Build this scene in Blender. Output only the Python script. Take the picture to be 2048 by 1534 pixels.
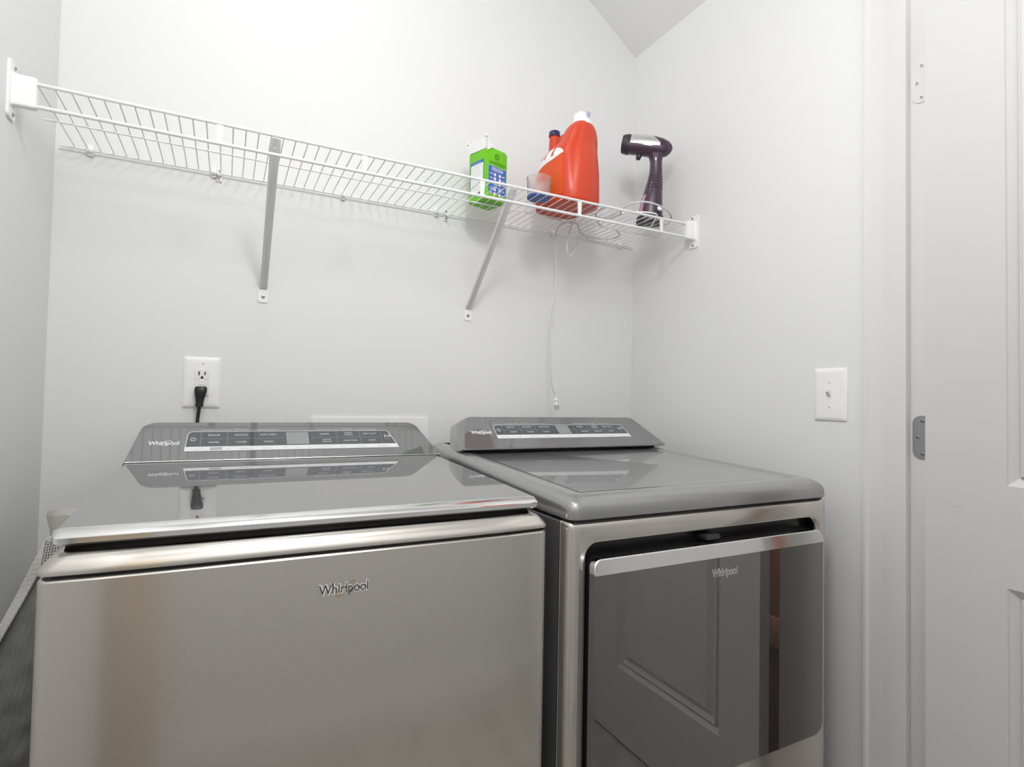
import bpy, bmesh, math, random
from mathutils import Vector, Matrix
random.seed(7)
PI = math.pi
for o in list(bpy.data.objects):
    bpy.data.objects.remove(o, do_unlink=True)
SC = bpy.context.scene
COL = SC.collection

# ------------------------------------------------------------------ camera
cam_d = bpy.data.cameras.new('camera')
cam_d.sensor_width = 36.0
cam_d.lens = 1120.88 / 2048 * 36.0
cam_d.clip_start = 0.02
cam = bpy.data.objects.new('camera', cam_d)
COL.objects.link(cam)
R_, D_, F_ = (0.8900, -0.4554, 0.0198), (0.0308, 0.0168, -0.9994), (0.4548, 0.8901, 0.0290)
m = Matrix(((R_[0], -D_[0], -F_[0], 0.3709), (R_[1], -D_[1], -F_[1], -1.6395),
            (R_[2], -D_[2], -F_[2], 1.1326), (0, 0, 0, 1)))
cam.matrix_world = m
SC.camera = cam

# ------------------------------------------------------------------ light and exposure
SC.view_settings.view_transform = 'Standard'
SC.view_settings.look = 'None'
SC.view_settings.gamma = 1.0
SC.view_settings.use_curve_mapping = False
SC.view_settings.exposure = -0.36
world = bpy.data.worlds.new('world')
SC.world = world
world.use_nodes = True
world.node_tree.nodes['Background'].inputs[0].default_value = (0.9, 0.95, 1.0, 1)
world.node_tree.nodes['Background'].inputs[1].default_value = 0.3


def area_light(name, loc, size, power, color, target=None, shape='DISK', size_y=None):
    d = bpy.data.lights.new(name, 'AREA')
    d.shape = shape
    d.size = size
    if size_y:
        d.size_y = size_y
    d.energy = power
    d.color = color
    o = bpy.data.objects.new(name, d)
    COL.objects.link(o)
    o.location = loc
    if target:
        o.rotation_euler = (Vector(target) - Vector(loc)).to_track_quat('-Z', 'Y').to_euler()
    return o


def bulb_light(name, loc, radius, power, color):
    d = bpy.data.lights.new(name, 'POINT')
    d.shadow_soft_size = radius
    d.energy = power
    d.color = color
    o = bpy.data.objects.new(name, d)
    COL.objects.link(o)
    o.location = loc
    return o


# the lamp hanging under the high ceiling above the machines, and the ceiling light of the lower part of the room
bulb_light('ceiling_lamp_light', (0.45, -0.64, 2.84), 0.08, 4.6, (1.0, 1.0, 1.0))
bulb_light('low_ceiling_light', (0.62, -1.34, 2.20), 0.10, 25.5, (1.0, 1.0, 0.995))
area_light('hall_light', (2.30, -2.05, 2.42), 0.5, 18, (1.0, 0.97, 0.93))

# ------------------------------------------------------------------ materials


def mat(name, col, rough=0.5, metal=0.0, spec=0.5, coat=0.0, bump=None, noise=None, trans=0.0, ior=1.45, alpha=1.0):
    """principled material; noise=(scale, amount) varies the colour, bump=(scale, strength)"""
    M = bpy.data.materials.new(name)
    M.use_nodes = True
    nt = M.node_tree
    b = nt.nodes['Principled BSDF']
    b.inputs['Base Color'].default_value = (*col, 1)
    b.inputs['Roughness'].default_value = rough
    b.inputs['Metallic'].default_value = metal
    b.inputs['Specular IOR Level'].default_value = spec
    b.inputs['Coat Weight'].default_value = coat
    b.inputs['Coat Roughness'].default_value = 0.03
    b.inputs['Transmission Weight'].default_value = trans
    b.inputs['IOR'].default_value = ior
    b.inputs['Alpha'].default_value = alpha
    tc = nt.nodes.new('ShaderNodeTexCoord')
    if noise:
        n = nt.nodes.new('ShaderNodeTexNoise')
        n.inputs['Scale'].default_value = noise[0]
        n.inputs['Detail'].default_value = 4
        nt.links.new(tc.outputs['Object'], n.inputs['Vector'])
        r = nt.nodes.new('ShaderNodeValToRGB')
        k = noise[1]
        r.color_ramp.elements[0].position = 0.3
        r.color_ramp.elements[1].position = 0.7
        r.color_ramp.elements[0].color = (*[c * (1 - k) for c in col], 1)
        r.color_ramp.elements[1].color = (*[min(1, c * (1 + k)) for c in col], 1)
        nt.links.new(n.outputs['Fac'], r.inputs['Fac'])
        nt.links.new(r.outputs['Color'], b.inputs['Base Color'])
    if bump:
        n = nt.nodes.new('ShaderNodeTexNoise')
        n.inputs['Scale'].default_value = bump[0]
        n.inputs['Detail'].default_value = 3
        nt.links.new(tc.outputs['Object'], n.inputs['Vector'])
        u = nt.nodes.new('ShaderNodeBump')
        u.inputs['Strength'].default_value = bump[1]
        u.inputs['Distance'].default_value = 0.001
        nt.links.new(n.outputs['Fac'], u.inputs['Height'])
        nt.links.new(u.outputs['Normal'], b.inputs['Normal'])
    return M


def wood_mat(name, c1, c2, scale, rough):
    M = mat(name, c1, rough)
    nt = M.node_tree
    b = nt.nodes['Principled BSDF']
    tc = nt.nodes.new('ShaderNodeTexCoord')
    mp = nt.nodes.new('ShaderNodeMapping')
    mp.inputs['Scale'].default_value = scale
    n = nt.nodes.new('ShaderNodeTexNoise')
    n.inputs['Scale'].default_value = 6
    n.inputs['Detail'].default_value = 6
    r = nt.nodes.new('ShaderNodeValToRGB')
    r.color_ramp.elements[0].position = 0.35
    r.color_ramp.elements[1].position = 0.68
    r.color_ramp.elements[0].color = (*c1, 1)
    r.color_ramp.elements[1].color = (*c2, 1)
    nt.links.new(tc.outputs['Object'], mp.inputs['Vector'])
    nt.links.new(mp.outputs['Vector'], n.inputs['Vector'])
    nt.links.new(n.outputs['Fac'], r.inputs['Fac'])
    nt.links.new(r.outputs['Color'], b.inputs['Base Color'])
    return M


WALL = mat('wall_paint', (0.835, 0.838, 0.836), 0.6, bump=(260, 0.10))
CEIL = mat('ceiling_paint', (0.85, 0.852, 0.85), 0.8, bump=(180, 0.15))
TRIM = mat('trim_paint', (0.80, 0.798, 0.785), 0.32)
DOORP = mat('door_paint', (0.66, 0.658, 0.645), 0.38, noise=(3, 0.015))
FLOORM = mat('vinyl_floor', (0.42, 0.39, 0.35), 0.45, noise=(9, 0.25))
HALLF = wood_mat('dark_wood_floor', (0.030, 0.014, 0.010), (0.075, 0.032, 0.020), (1, 9, 1), 0.3)
TAN = mat('tan_stand_in', (0.84, 0.70, 0.53), 0.6, noise=(4, 0.06))  # colour of the added strip that tints the washer's reflection
BROWN = mat('brown_paint', (0.42, 0.20, 0.11), 0.5, noise=(5, 0.15))
WIRE = mat('white_vinyl_wire', (0.88, 0.88, 0.89), 0.3)
WPLAST = mat('white_plastic', (0.95, 0.95, 0.945), 0.3)
IVORY = mat('ivory_plastic', (0.90, 0.89, 0.86), 0.3)
SCREW = mat('screw_steel', (0.55, 0.55, 0.55), 0.3, 1.0)
SLOT = mat('dark_slot', (0.02, 0.02, 0.02), 0.6)
STEELFIN = mat('shadow_steel_paint', (0.66, 0.63, 0.59), 0.14, 0.8, noise=(700, 0.04))
TOPFIN = mat('grey_enamel', (0.34, 0.34, 0.345), 0.2, 0.55, coat=0.6, noise=(900, 0.04))
SIDEFIN = mat('side_enamel', (0.16, 0.16, 0.165), 0.3, 0.3)
CONS = mat('console_gloss', (0.16, 0.16, 0.165), 0.04, 0.0, 0.5, coat=1.0, ior=1.9)
LIDG = mat('lid_glass', (0.10, 0.10, 0.103), 0.012, 0.0, 1.0, coat=1.0)
CHROME = mat('chrome', (0.82, 0.82, 0.82), 0.06, 1.0)
SATIN = mat('satin_chrome', (0.88, 0.88, 0.87), 0.14, 1.0)
DOORG = mat('dark_door_glass', (0.035, 0.034, 0.033), 0.02, 0.0, 0.5, coat=1.0, ior=2.7)
BLACKP = mat('black_plastic', (0.012, 0.012, 0.013), 0.35)
DARKP = mat('dark_recess', (0.012, 0.012, 0.013), 0.22)
KEYS = mat('key_panel', (0.085, 0.088, 0.10), 0.08, 0.0, 0.6, coat=0.6)
PRINTW = mat('white_print', (0.85, 0.85, 0.86), 0.45)
PRINTG = mat('grey_print', (0.40, 0.40, 0.42), 0.45)
PRINTD = mat('dark_print', (0.035, 0.03, 0.028), 0.3)
LCD = mat('display_grey', (0.33, 0.335, 0.34), 0.15)
GOLD = mat('gold_ring', (0.80, 0.60, 0.36), 0.25, 0.8)
RED = mat('red_hdpe', (0.66, 0.062, 0.022), 0.32, noise=(6, 0.04))
LABELW = mat('label_white', (0.88, 0.88, 0.885), 0.35)
LABELO = mat('label_orange', (0.76, 0.085, 0.012), 0.35)
LINEO = mat('label_line', (0.85, 0.20, 0.02), 0.4)
NAVY = mat('navy_cap', (0.035, 0.03, 0.10), 0.3)
BLUEGREY = mat('pale_blue_button', (0.40, 0.48, 0.62), 0.35)
GREEN = mat('green_carton', (0.16, 0.55, 0.006), 0.4, noise=(5, 0.04))
GREEND = mat('dark_green_print', (0.03, 0.20, 0.0), 0.5)
BLUE = mat('blue_print', (0.045, 0.15, 0.50), 0.4)
CLEAR = mat('frosted_clear', (0.90, 0.90, 0.91), 0.30, trans=0.9, ior=1.3)
BLUEB = mat('blue_base', (0.03, 0.09, 0.36), 0.35)
PURPLE = mat('dark_purple_plastic', (0.055, 0.022, 0.052), 0.14, coat=0.5)
TANKP = mat('clear_purple_tank', (0.26, 0.09, 0.19), 0.12, trans=0.35)
DGREY = mat('charcoal_plastic', (0.035, 0.033, 0.042), 0.35)
CORDM = mat('pale_grey_cord', (0.70, 0.70, 0.68), 0.45)
MESHW = mat('white_mesh_fabric', (0.62, 0.62, 0.58), 0.8)
BAGG = mat('grey_nylon', (0.20, 0.205, 0.197), 0.55, noise=(30, 0.1))
HINGEM = mat('satin_nickel', (0.42, 0.42, 0.43), 0.35, 0.9)
SCUFF = mat('grey_scuff', (0.45, 0.44, 0.42), 0.7)

# ------------------------------------------------------------------ helpers


def smooth_by_angle(me, deg=35):
    bm = bmesh.new()
    bm.from_mesh(me)
    lim = math.radians(deg)
    for f in bm.faces:
        f.smooth = True
    for e in bm.edges:
        if len(e.link_faces) == 2:
            e.smooth = e.calc_face_angle(0.0) < lim
        else:
            e.smooth = True
    bm.to_mesh(me)
    bm.free()


def obj(name, bm, material, parent=None, smooth=35, recalc=True):
    me = bpy.data.meshes.new(name)
    if recalc:
        bmesh.ops.recalc_face_normals(bm, faces=bm.faces)
    bm.to_mesh(me)
    bm.free()
    if smooth:
        smooth_by_angle(me, smooth)
    mats = material if isinstance(material, (list, tuple)) else [material]
    for k in mats:
        me.materials.append(k)
    o = bpy.data.objects.new(name, me)
    COL.objects.link(o)
    if parent:
        attach(o, parent)
    return o


BASE = {}


def attach(o, parent):
    """parent o while the mesh stays given in world coordinates"""
    o.parent = parent
    o.matrix_parent_inverse = BASE.get(parent.name, Matrix.Identity(4)).inverted()


def tag(o, label=None, cat=None, group=None, kind=None):
    if label:
        o['label'] = label
    if cat:
        o['category'] = cat
    if group:
        o['group'] = group
    if kind:
        o['kind'] = kind
    return o


def empty(name, loc, label=None, cat=None, group=None, kind=None):
    o = bpy.data.objects.new(name, None)
    o.empty_display_size = 0.05
    COL.objects.link(o)
    o.location = loc
    BASE[o.name] = Matrix.Translation(loc)
    return tag(o, label, cat, group, kind)


def struct(name, bm, material, parent=None, smooth=35):
    o = obj(name, bm, material, parent, smooth)
    if not parent:
        o['kind'] = 'structure'
    return o


def box(bm, lo, hi, bev=0.0, seg=2, mtx=None):
    vs = [bm.verts.new((x, y, z)) for x in (lo[0], hi[0]) for y in (lo[1], hi[1]) for z in (lo[2], hi[2])]
    fs = [(0, 1, 3, 2), (4, 6, 7, 5), (0, 4, 5, 1), (2, 3, 7, 6), (0, 2, 6, 4), (1, 5, 7, 3)]
    faces = [bm.faces.new([vs[i] for i in f]) for f in fs]
    if bev:
        es = list({e for f in faces for e in f.edges})
        r = bmesh.ops.bevel(bm, geom=es, offset=bev, segments=seg, profile=0.5, affect='EDGES')
        vs = list({v for f in r['faces'] for v in f.verts} | {v for v in vs if v.is_valid})
    if mtx:
        bmesh.ops.transform(bm, matrix=mtx, verts=[v for v in vs if v.is_valid])
    return vs


def new_box(lo, hi, bev=0.0, seg=2, mtx=None):
    bm = bmesh.new()
    box(bm, lo, hi, bev, seg, mtx)
    return bm


def tube(bm, pts, r, n=8, closed=False, cap=True):
    """round tube along points; r may be a list"""
    pts = [Vector(p) for p in pts]
    N = len(pts)
    rad = r if isinstance(r, (list, tuple)) else [r] * N
    rings = []
    prev = None
    for i, p in enumerate(pts):
        if closed:
            t = pts[(i + 1) % N] - pts[i - 1]
        else:
            t = pts[min(i + 1, N - 1)] - pts[max(i - 1, 0)]
        t.normalize()
        if prev is None:
            a = Vector((0, 0, 1)) if abs(t.z) < 0.9 else Vector((1, 0, 0))
            u = t.cross(a).normalized()
        else:
            u = (prev - t * prev.dot(t)).normalized()
        prev = u
        w = t.cross(u)
        rings.append([bm.verts.new(p + (u * math.cos(2 * PI * k / n) + w * math.sin(2 * PI * k / n)) * rad[i]) for k in range(n)])
    for i in range(N if closed else N - 1):
        a, b = rings[i], rings[(i + 1) % N]
        for k in range(n):
            bm.faces.new((a[k], a[(k + 1) % n], b[(k + 1) % n], b[k]))
    if cap and not closed:
        bm.faces.new(rings[0][::-1])
        bm.faces.new(rings[-1])


def new_tube(pts, r, n=8, **k):
    bm = bmesh.new()
    tube(bm, pts, r, n, **k)
    return bm


def spline(pts, n=8):
    """Catmull-Rom through points"""
    P = [Vector(p) for p in pts]
    P = [P[0] * 2 - P[1]] + P + [P[-1] * 2 - P[-2]]
    out = []
    for i in range(1, len(P) - 2):
        for k in range(n):
            t = k / n
            a, b, c, d = P[i - 1], P[i], P[i + 1], P[i + 2]
            out.append(0.5 * ((2 * b) + (c - a) * t + (2 * a - 5 * b + 4 * c - d) * t * t + (3 * b - a - 3 * c + d) * t ** 3))
    out.append(P[-2])
    return out


def loft(bm, rings, cap=True, closed_ring=True):
    R = [[bm.verts.new(p) for p in r] for r in rings]
    n = len(R[0])
    for a, b in zip(R, R[1:]):
        for k in range(n if closed_ring else n - 1):
            bm.faces.new((a[k], a[(k + 1) % n], b[(k + 1) % n], b[k]))
    if cap:
        bm.faces.new(R[0][::-1])
        bm.faces.new(R[-1])
    return R


def lathe(bm, prof, c, n=24, axis='z', cap=True):
    rings = []
    for r, h in prof:
        ring = []
        for k in range(n):
            a = 2 * PI * k / n
            if axis == 'z':
                ring.append((c[0] + r * math.cos(a), c[1] + r * math.sin(a), c[2] + h))
            elif axis == 'y':
                ring.append((c[0] + r * math.cos(a), c[1] + h, c[2] + r * math.sin(a)))
            else:
                ring.append((c[0] + h, c[1] + r * math.cos(a), c[2] + r * math.sin(a)))
        rings.append(ring)
    loft(bm, rings, cap)


def superellipse(cx, cy, rx, ry, e, n, z, rot=0.0):
    out = []
    for k in range(n):
        a = 2 * PI * k / n
        ca, sa = math.cos(a), math.sin(a)
        x = rx * math.copysign(abs(ca) ** (2 / e), ca)
        y = ry * math.copysign(abs(sa) ** (2 / e), sa)
        out.append((cx + x * math.cos(rot) - y * math.sin(rot), cy + x * math.sin(rot) + y * math.cos(rot), z))
    return out


def round_poly(pts, radii, seg=6):
    """2-D polygon with rounded corners"""
    out = []
    n = len(pts)
    for i, (p, r) in enumerate(zip(pts, radii)):
        p = Vector(p)
        if r <= 0:
            out.append(p)
            continue
        a = (Vector(pts[i - 1]) - p).normalized()
        b = (Vector(pts[(i + 1) % n]) - p).normalized()
        ang = a.angle(b)
        d = r / math.tan(ang / 2)
        c = p + (a + b).normalized() * (r / math.sin(ang / 2))
        s, e = p + a * d - c, p + b * d - c
        a0, a1 = math.atan2(s.y, s.x), math.atan2(e.y, e.x)
        da = (a1 - a0 + PI) % (2 * PI) - PI
        for k in range(seg + 1):
            t = a0 + da * k / seg
            out.append(c + Vector((math.cos(t), math.sin(t))) * r)
    return out


def prism(bm, poly, mtx, depth):
    """extrude a 2-D polygon (x, y) along local z by depth, placed by mtx"""
    a = [bm.verts.new(mtx @ Vector((p[0], p[1], 0))) for p in poly]
    b = [bm.verts.new(mtx @ Vector((p[0], p[1], depth))) for p in poly]
    n = len(poly)
    bm.faces.new(a[::-1])
    bm.faces.new(b)
    for k in range(n):
        bm.faces.new((a[k], a[(k + 1) % n], b[(k + 1) % n], b[k]))
    return a, b


def frame_mtx(origin, u, v):
    u = Vector(u).normalized()
    v = Vector(v)
    v = (v - u * v.dot(u)).normalized()
    w = u.cross(v)
    o = Vector(origin)
    return Matrix(((u.x, v.x, w.x, o.x), (u.y, v.y, w.y, o.y), (u.z, v.z, w.z, o.z), (0, 0, 0, 1)))


def ring_prism(bm, outer, inner, mtx, depth):
    """flat ring between two polygons with the same vertex count"""
    n = len(outer)
    lay = []
    for d in (0, depth):
        lay.append(([bm.verts.new(mtx @ Vector((p[0], p[1], d))) for p in outer],
                    [bm.verts.new(mtx @ Vector((p[0], p[1], d))) for p in inner]))
    for k in range(n):
        j = (k + 1) % n
        bm.faces.new((lay[1][0][k], lay[1][0][j], lay[1][1][j], lay[1][1][k]))
        bm.faces.new((lay[0][0][j], lay[0][0][k], lay[0][1][k], lay[0][1][j]))
        bm.faces.new((lay[0][0][k], lay[0][0][j], lay[1][0][j], lay[1][0][k]))
        bm.faces.new((lay[0][1][j], lay[0][1][k], lay[1][1][k], lay[1][1][j]))


def text_bm(items, mtx, offset=0.0):
    """lettering: items = (string, height, x, y, align, x-stretch), flat meshes joined in one bmesh"""
    bm = bmesh.new()
    for s, h, x, y, al, sx in items:
        cu = bpy.data.curves.new('lettering', 'FONT')
        cu.body = s
        cu.size = h / 0.72
        cu.align_x = al
        cu.offset = offset
        cu.resolution_u = 3
        to = bpy.data.objects.new('lettering', cu)
        COL.objects.link(to)
        bpy.context.view_layer.update()
        me = bpy.data.meshes.new_from_object(to.evaluated_get(bpy.context.evaluated_depsgraph_get()))
        me.transform(mtx @ Matrix.Translation((x, y, 0)) @ Matrix.Diagonal((sx, 1, 1, 1)))
        bm.from_mesh(me)
        bpy.data.objects.remove(to, do_unlink=True)
        bpy.data.curves.remove(cu)
        bpy.data.meshes.remove(me)
    return bm


def rects_bm(rects, mtx):
    bm = bmesh.new()
    for x0, y0, x1, y1 in rects:
        bm.faces.new([bm.verts.new(mtx @ Vector(p)) for p in ((x0, y0, 0), (x1, y0, 0), (x1, y1, 0), (x0, y1, 0))])
    return bm


def ellipse_ring(bm, cx, cy, a, b, rot, w, mtx, n=40, a0=0.0, a1=2 * PI):
    R = []
    for k in range(n + 1):
        t = a0 + (a1 - a0) * k / n
        ww = w * (0.55 + 0.45 * abs(math.cos(t)))
        pts = []
        for s in (-0.5, 0.5):
            x, y = (a + s * ww) * math.cos(t), (b + s * ww) * math.sin(t)
            pts.append(bm.verts.new(mtx @ Vector((cx + x * math.cos(rot) - y * math.sin(rot), cy + x * math.sin(rot) + y * math.cos(rot), 0))))
        R.append(pts)
    for p, q in zip(R, R[1:]):
        bm.faces.new((p[0], q[0], q[1], p[1]))


def screw(name, parent, c, normal, r=0.004, material=None):
    """domed screw head with a cross slot"""
    n = Vector(normal).normalized()
    a = Vector((0, 0, 1)) if abs(n.z) < 0.9 else Vector((1, 0, 0))
    M_ = frame_mtx(c, a.cross(n), n.cross(a.cross(n)))
    bm = bmesh.new()
    rings = []
    for rr, h in ((r, 0), (r, r * 0.25), (r * 0.75, r * 0.5), (r * 0.3, r * 0.58)):
        rings.append([M_ @ Vector((rr * math.cos(2 * PI * k / 12), rr * math.sin(2 * PI * k / 12), h)) for k in range(12)])
    loft(bm, rings)
    for f in bm.faces:
        f.material_index = 0
    nf = len(bm.faces)
    for sx, sy in ((r * 0.6, r * 0.13), (r * 0.13, r * 0.6)):
        f = bm.faces.new([bm.verts.new(M_ @ Vector((x, y, r * 0.62))) for x, y in ((-sx, -sy), (sx, -sy), (sx, sy), (-sx, sy))])
        f.material_index = 1
    return obj(name, bm, [material or SCREW, SLOT], parent, recalc=False)


# ------------------------------------------------------------------ the room
W = 1.7018
FY = -1.88          # front wall
struct('floor', new_box((-0.12, FY - 0.12, -0.10), (1.815, 0.12, 0.0)), FLOORM)
struct('wall_back', new_box((-0.12, 0.0, 0.0), (1.815, 0.12, 3.2)), WALL)
struct('wall_left', new_box((-0.12, FY - 0.12, 0.0), (0.0, 0.0, 3.2)), WALL)
bm = bmesh.new()
box(bm, (W, -0.944, 0.0), (1.815, 0.0, 3.0))
box(bm, (W, -1.715, 2.125), (1.815, -0.944, 3.0))
box(bm, (W, FY - 0.12, 0.0), (1.815, -1.715, 3.0))
struct('wall_right', bm, WALL)
struct('wall_front', new_box((0.0, FY - 0.12, 0.0), (W, FY, 2.6)), WALL)
# ceiling: slopes up from the right wall over the machines, lower flat part over the front of the room
bm = bmesh.new()
poly = [(W + 0.1, 2.422 - 0.07), (0.95, 2.422 + 0.70 * (W - 0.95)), (-0.12, 2.422 + 0.70 * (W - 0.95)),
        (-0.12, 3.3), (W + 0.1, 3.3)]
prism(bm, poly, frame_mtx((0, 0.1, 0), (1, 0, 0), (0, 0, 1)), 0.84)
struct('ceiling', bm, CEIL)
struct('ceiling.001', new_box((0.0, FY, 2.44), (W, -0.74, 3.0)), CEIL)
# front wall details seen only as reflections: baseboard and an added tan strip that gives the washer its beige reflection
bm = bmesh.new()
prof = [(0, 0), (0.014, 0), (0.014, 0.105), (0.011, 0.120), (0.006, 0.128), (0.005, 0.135), (0, 0.135)]
prism(bm, prof, frame_mtx((0.20, FY, 0), (0, 1, 0), (0, 0, 1)), W - 0.20)
struct('baseboard_front', bm, TRIM)
struct('reflection_strip', new_box((0.015, FY, 0.0), (0.195, FY + 0.02, 2.0), 0.004), TAN)
bm = bmesh.new()
prism(bm, prof, frame_mtx((W, -0.845, 0), (-1, 0, 0), (0, 0, 1)), 0.845)
struct('baseboard_right', bm, TRIM)

# hall beyond the doorway in the right wall
struct('floor.001', new_box((1.815, -2.6, -0.10), (3.0, -0.3, -0.002)), HALLF)
struct('wall_hall', new_box((2.55, -1.72, 0.0), (2.67, -0.3, 2.5)), WALL)
struct('wall_hall.001', new_box((2.70, -2.6, 0.0), (2.82, -1.72, 2.5)), BROWN)
struct('baseboard_hall', new_box((2.685, -2.6, 0.0), (2.70, -1.72, 0.14), 0.004), mat('stained_trim', (0.62, 0.36, 0.24), 0.35))
struct('wall_hall.002', new_box((1.815, -0.42, 0.0), (3.0, -0.3, 2.5)), WALL)
struct('wall_hall.003', new_box((1.815, -2.6, 0.0), (3.0, -2.48, 2.5)), WALL)
struct('ceiling.002', new_box((1.815, -2.6, 2.5), (3.0, -0.3, 2.6)), CEIL)

# door casing: colonial profile (distance from the outer edge, thickness)
cas = [(0, 0), (0, 0.013), (0.003, 0.0185), (0.009, 0.0185), (0.014, 0.0135), (0.040, 0.0148), (0.046, 0.0148),
       (0.050, 0.0158), (0.086, 0.0165), (0.0925, 0.0160), (0.0932, 0.0150), (0.0932, 0)]


def casing(name, o, u, v, length):
    bm = bmesh.new()
    prism(bm, cas, frame_mtx(o, u, v), length)
    return bm


root = empty('trim_1', (W, -0.9, 0), kind='structure')
bm = bmesh.new()
prism(bm, cas, frame_mtx((W, -0.853, 0), (0, -1, 0), (-1, 0, 0)) , -2.125)
for v in bm.verts:      # mitre the top
    if abs(v.co.z) > 1:
        v.co.z = 2.215 - (-0.853 - v.co.y)
obj('casing_board', bm, TRIM, root)
bm = bmesh.new()
prism(bm, cas, frame_mtx((W, -1.805, 0), (0, 1, 0), (-1, 0, 0)), 2.125)
for v in bm.verts:
    if abs(v.co.z) > 1:
        v.co.z = 2.215 - (v.co.y + 1.805)
obj('casing_board', bm, TRIM, root)
bm = bmesh.new()
prism(bm, cas, frame_mtx((W, -1.805, 2.215), (0, 0, -1), (-1, 0, 0)), 0.952)
for v in bm.verts:
    d = 2.215 - v.co.z
    v.co.y = v.co.y - d if v.co.y > -1.3 else v.co.y + d
obj('casing_board', bm, TRIM, root)
root = empty('trim_2', (W, -0.95, 0), kind='structure')
obj('jamb_board', new_box((W + 0.0004, -1.084, 0), (1.815, -0.9445, 2.125), 0.0012), TRIM, root)
obj('jamb_board', new_box((W, -1.715, 0), (1.815, -1.7005, 2.125), 0.0008), TRIM, root)
obj('jamb_board', new_box((W, -1.7005, 2.11), (1.815, -1.084, 2.125), 0.0008), TRIM, root)


def hinge(name, zc, h, material, label):
    e = empty(name, (W, -0.965, zc), label, 'hinge', 'hinge leaves on the door jamb')
    y0, y1 = 0.9512, 0.987           # distance along -y
    poly = round_poly([(y0, zc - h / 2), (y1, zc - h / 2), (y1, zc + h / 2), (y0, zc + h / 2)], [0.017, 0, 0, 0.017], 8)
    bm = bmesh.new()
    prism(bm, poly, frame_mtx((W, 0, 0), (0, -1, 0), (0, 0, 1)), 0.0016)
    obj('leaf', bm, material, e)
    for dy, dz_ in ((0.0195, 0.035), (0.0105, 0.0), (0.0195, -0.035)):
        screw('screw', e, (W - 0.0016, -(y0 + dy), zc + dz_), (-1, 0, 0), 0.0040, material)
    return e


hinge('hinge', 1.843, 0.0905, TRIM, 'white painted hinge leaf, the upper one on the door jamb')
hinge('hinge', 1.0692, 0.0926, HINGEM, 'bare satin steel hinge leaf, the lower one on the door jamb')

# the door slab, two recessed panels on each face
DX0, DX1, DY0, DY1 = 1.572, 1.607, -1.730, -1.040
door = empty('door_1', (DX0, DY0, 0.008), kind='structure')


def panel_face(bm, x, sgn):
    """door face at x with two moulded panels; sgn = outward x direction"""
    ys = [DY0, DY0 + 0.126, DY1 - 0.126, DY1]
    zs = [0.008, 0.245, 0.8265, 1.0012, 1.905, 2.035]
    def quad(a, b, c, d):
        vs = [bm.verts.new(p) for p in (a, b, c, d)]
        bm.faces.new(vs)
    for i in range(3):
        for j in range(5):
            if i == 1 and j in (1, 3):
                y0, y1, z0, z1 = ys[1], ys[2], zs[j], zs[j + 1]
                steps = [(0, 0), (0.002, 0.0030), (0.015, 0.0125), (0.0175, 0.0060), (0.0200, 0.0055), (0.0215, 0.0075), (0.033, 0.0140), (0.050, 0.0050)]
                for (a, da), (b, db) in zip(steps, steps[1:]):
                    o4 = [(x - sgn * da, y0 + a, z0 + a), (x - sgn * da, y1 - a, z0 + a), (x - sgn * da, y1 - a, z1 - a), (x - sgn * da, y0 + a, z1 - a)]
                    i4 = [(x - sgn * db, y0 + b, z0 + b), (x - sgn * db, y1 - b, z0 + b), (x - sgn * db, y1 - b, z1 - b), (x - sgn * db, y0 + b, z1 - b)]
                    for k in range(4):
                        quad(o4[k], o4[(k + 1) % 4], i4[(k + 1) % 4], i4[k])
                quad(*i4)
            else:
                quad((x, ys[i], zs[j]), (x, ys[i + 1], zs[j]), (x, ys[i + 1], zs[j + 1]), (x, ys[i], zs[j + 1]))


bm = bmesh.new()
panel_face(bm, DX0, -1)
panel_face(bm, DX1, 1)
for a, b in (((DY0, 0.008), (DY1, 0.008)), ((DY1, 0.008), (DY1, 2.035)), ((DY1, 2.035), (DY0, 2.035)), ((DY0, 2.035), (DY0, 0.008))):
    bm.faces.new([bm.verts.new(p) for p in ((DX0, *a), (DX0, *b), (DX1, *b), (DX1, *a))])
bmesh.ops.remove_doubles(bm, verts=bm.verts, dist=1e-5)
obj('door_slab', bm, DOORP, door, smooth=12)
# faint scuff on the door
bm = bmesh.new()
for y, z, l in ((-1.078, 0.9565, 0.006), (-1.086, 0.9545, 0.009), (-1.096, 0.9535, 0.006)):
    bm.faces.new([bm.verts.new(p) for p in ((DX0 - 0.0003, y, z - 0.0004), (DX0 - 0.0003, y - l, z - 0.0014), (DX0 - 0.0003, y - l, z - 0.0006), (DX0 - 0.0003, y, z + 0.0003))])
obj('scuff_mark', bm, SCUFF, door)

# ------------------------------------------------------------------ washer
wx0, wx1, wf = 0.1805, 0.8735, -0.812
washer = empty('washing_machine', (0.527, -0.45, 0), 'grey steel top-load washing machine with chrome-edged glass lid, standing at left', 'washing machine', )


def footprint(x0, x1, yf, yb, bow, r, n=10):
    """front with soft bowed corners, square back"""
    pts = [(x0, yb)]
    for k in range(n + 1):
        a = PI + (PI / 2) * k / n
        pts.append((x0 + r + r * math.cos(a), yf + bow + r * 1.0 + r * math.sin(a)))
    m_ = 24
    for k in range(1, m_):
        t = k / m_
        s = 2 * t - 1
        pts.append((x0 + r + (x1 - x0 - 2 * r) * t, yf + bow * abs(s) ** 6))
    for k in range(n + 1):
        a = 1.5 * PI + (PI / 2) * k / n
        pts.append((x1 - r + r * math.cos(a), yf + bow + r + r * math.sin(a)))
    pts.append((x1, yb))
    return pts


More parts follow.
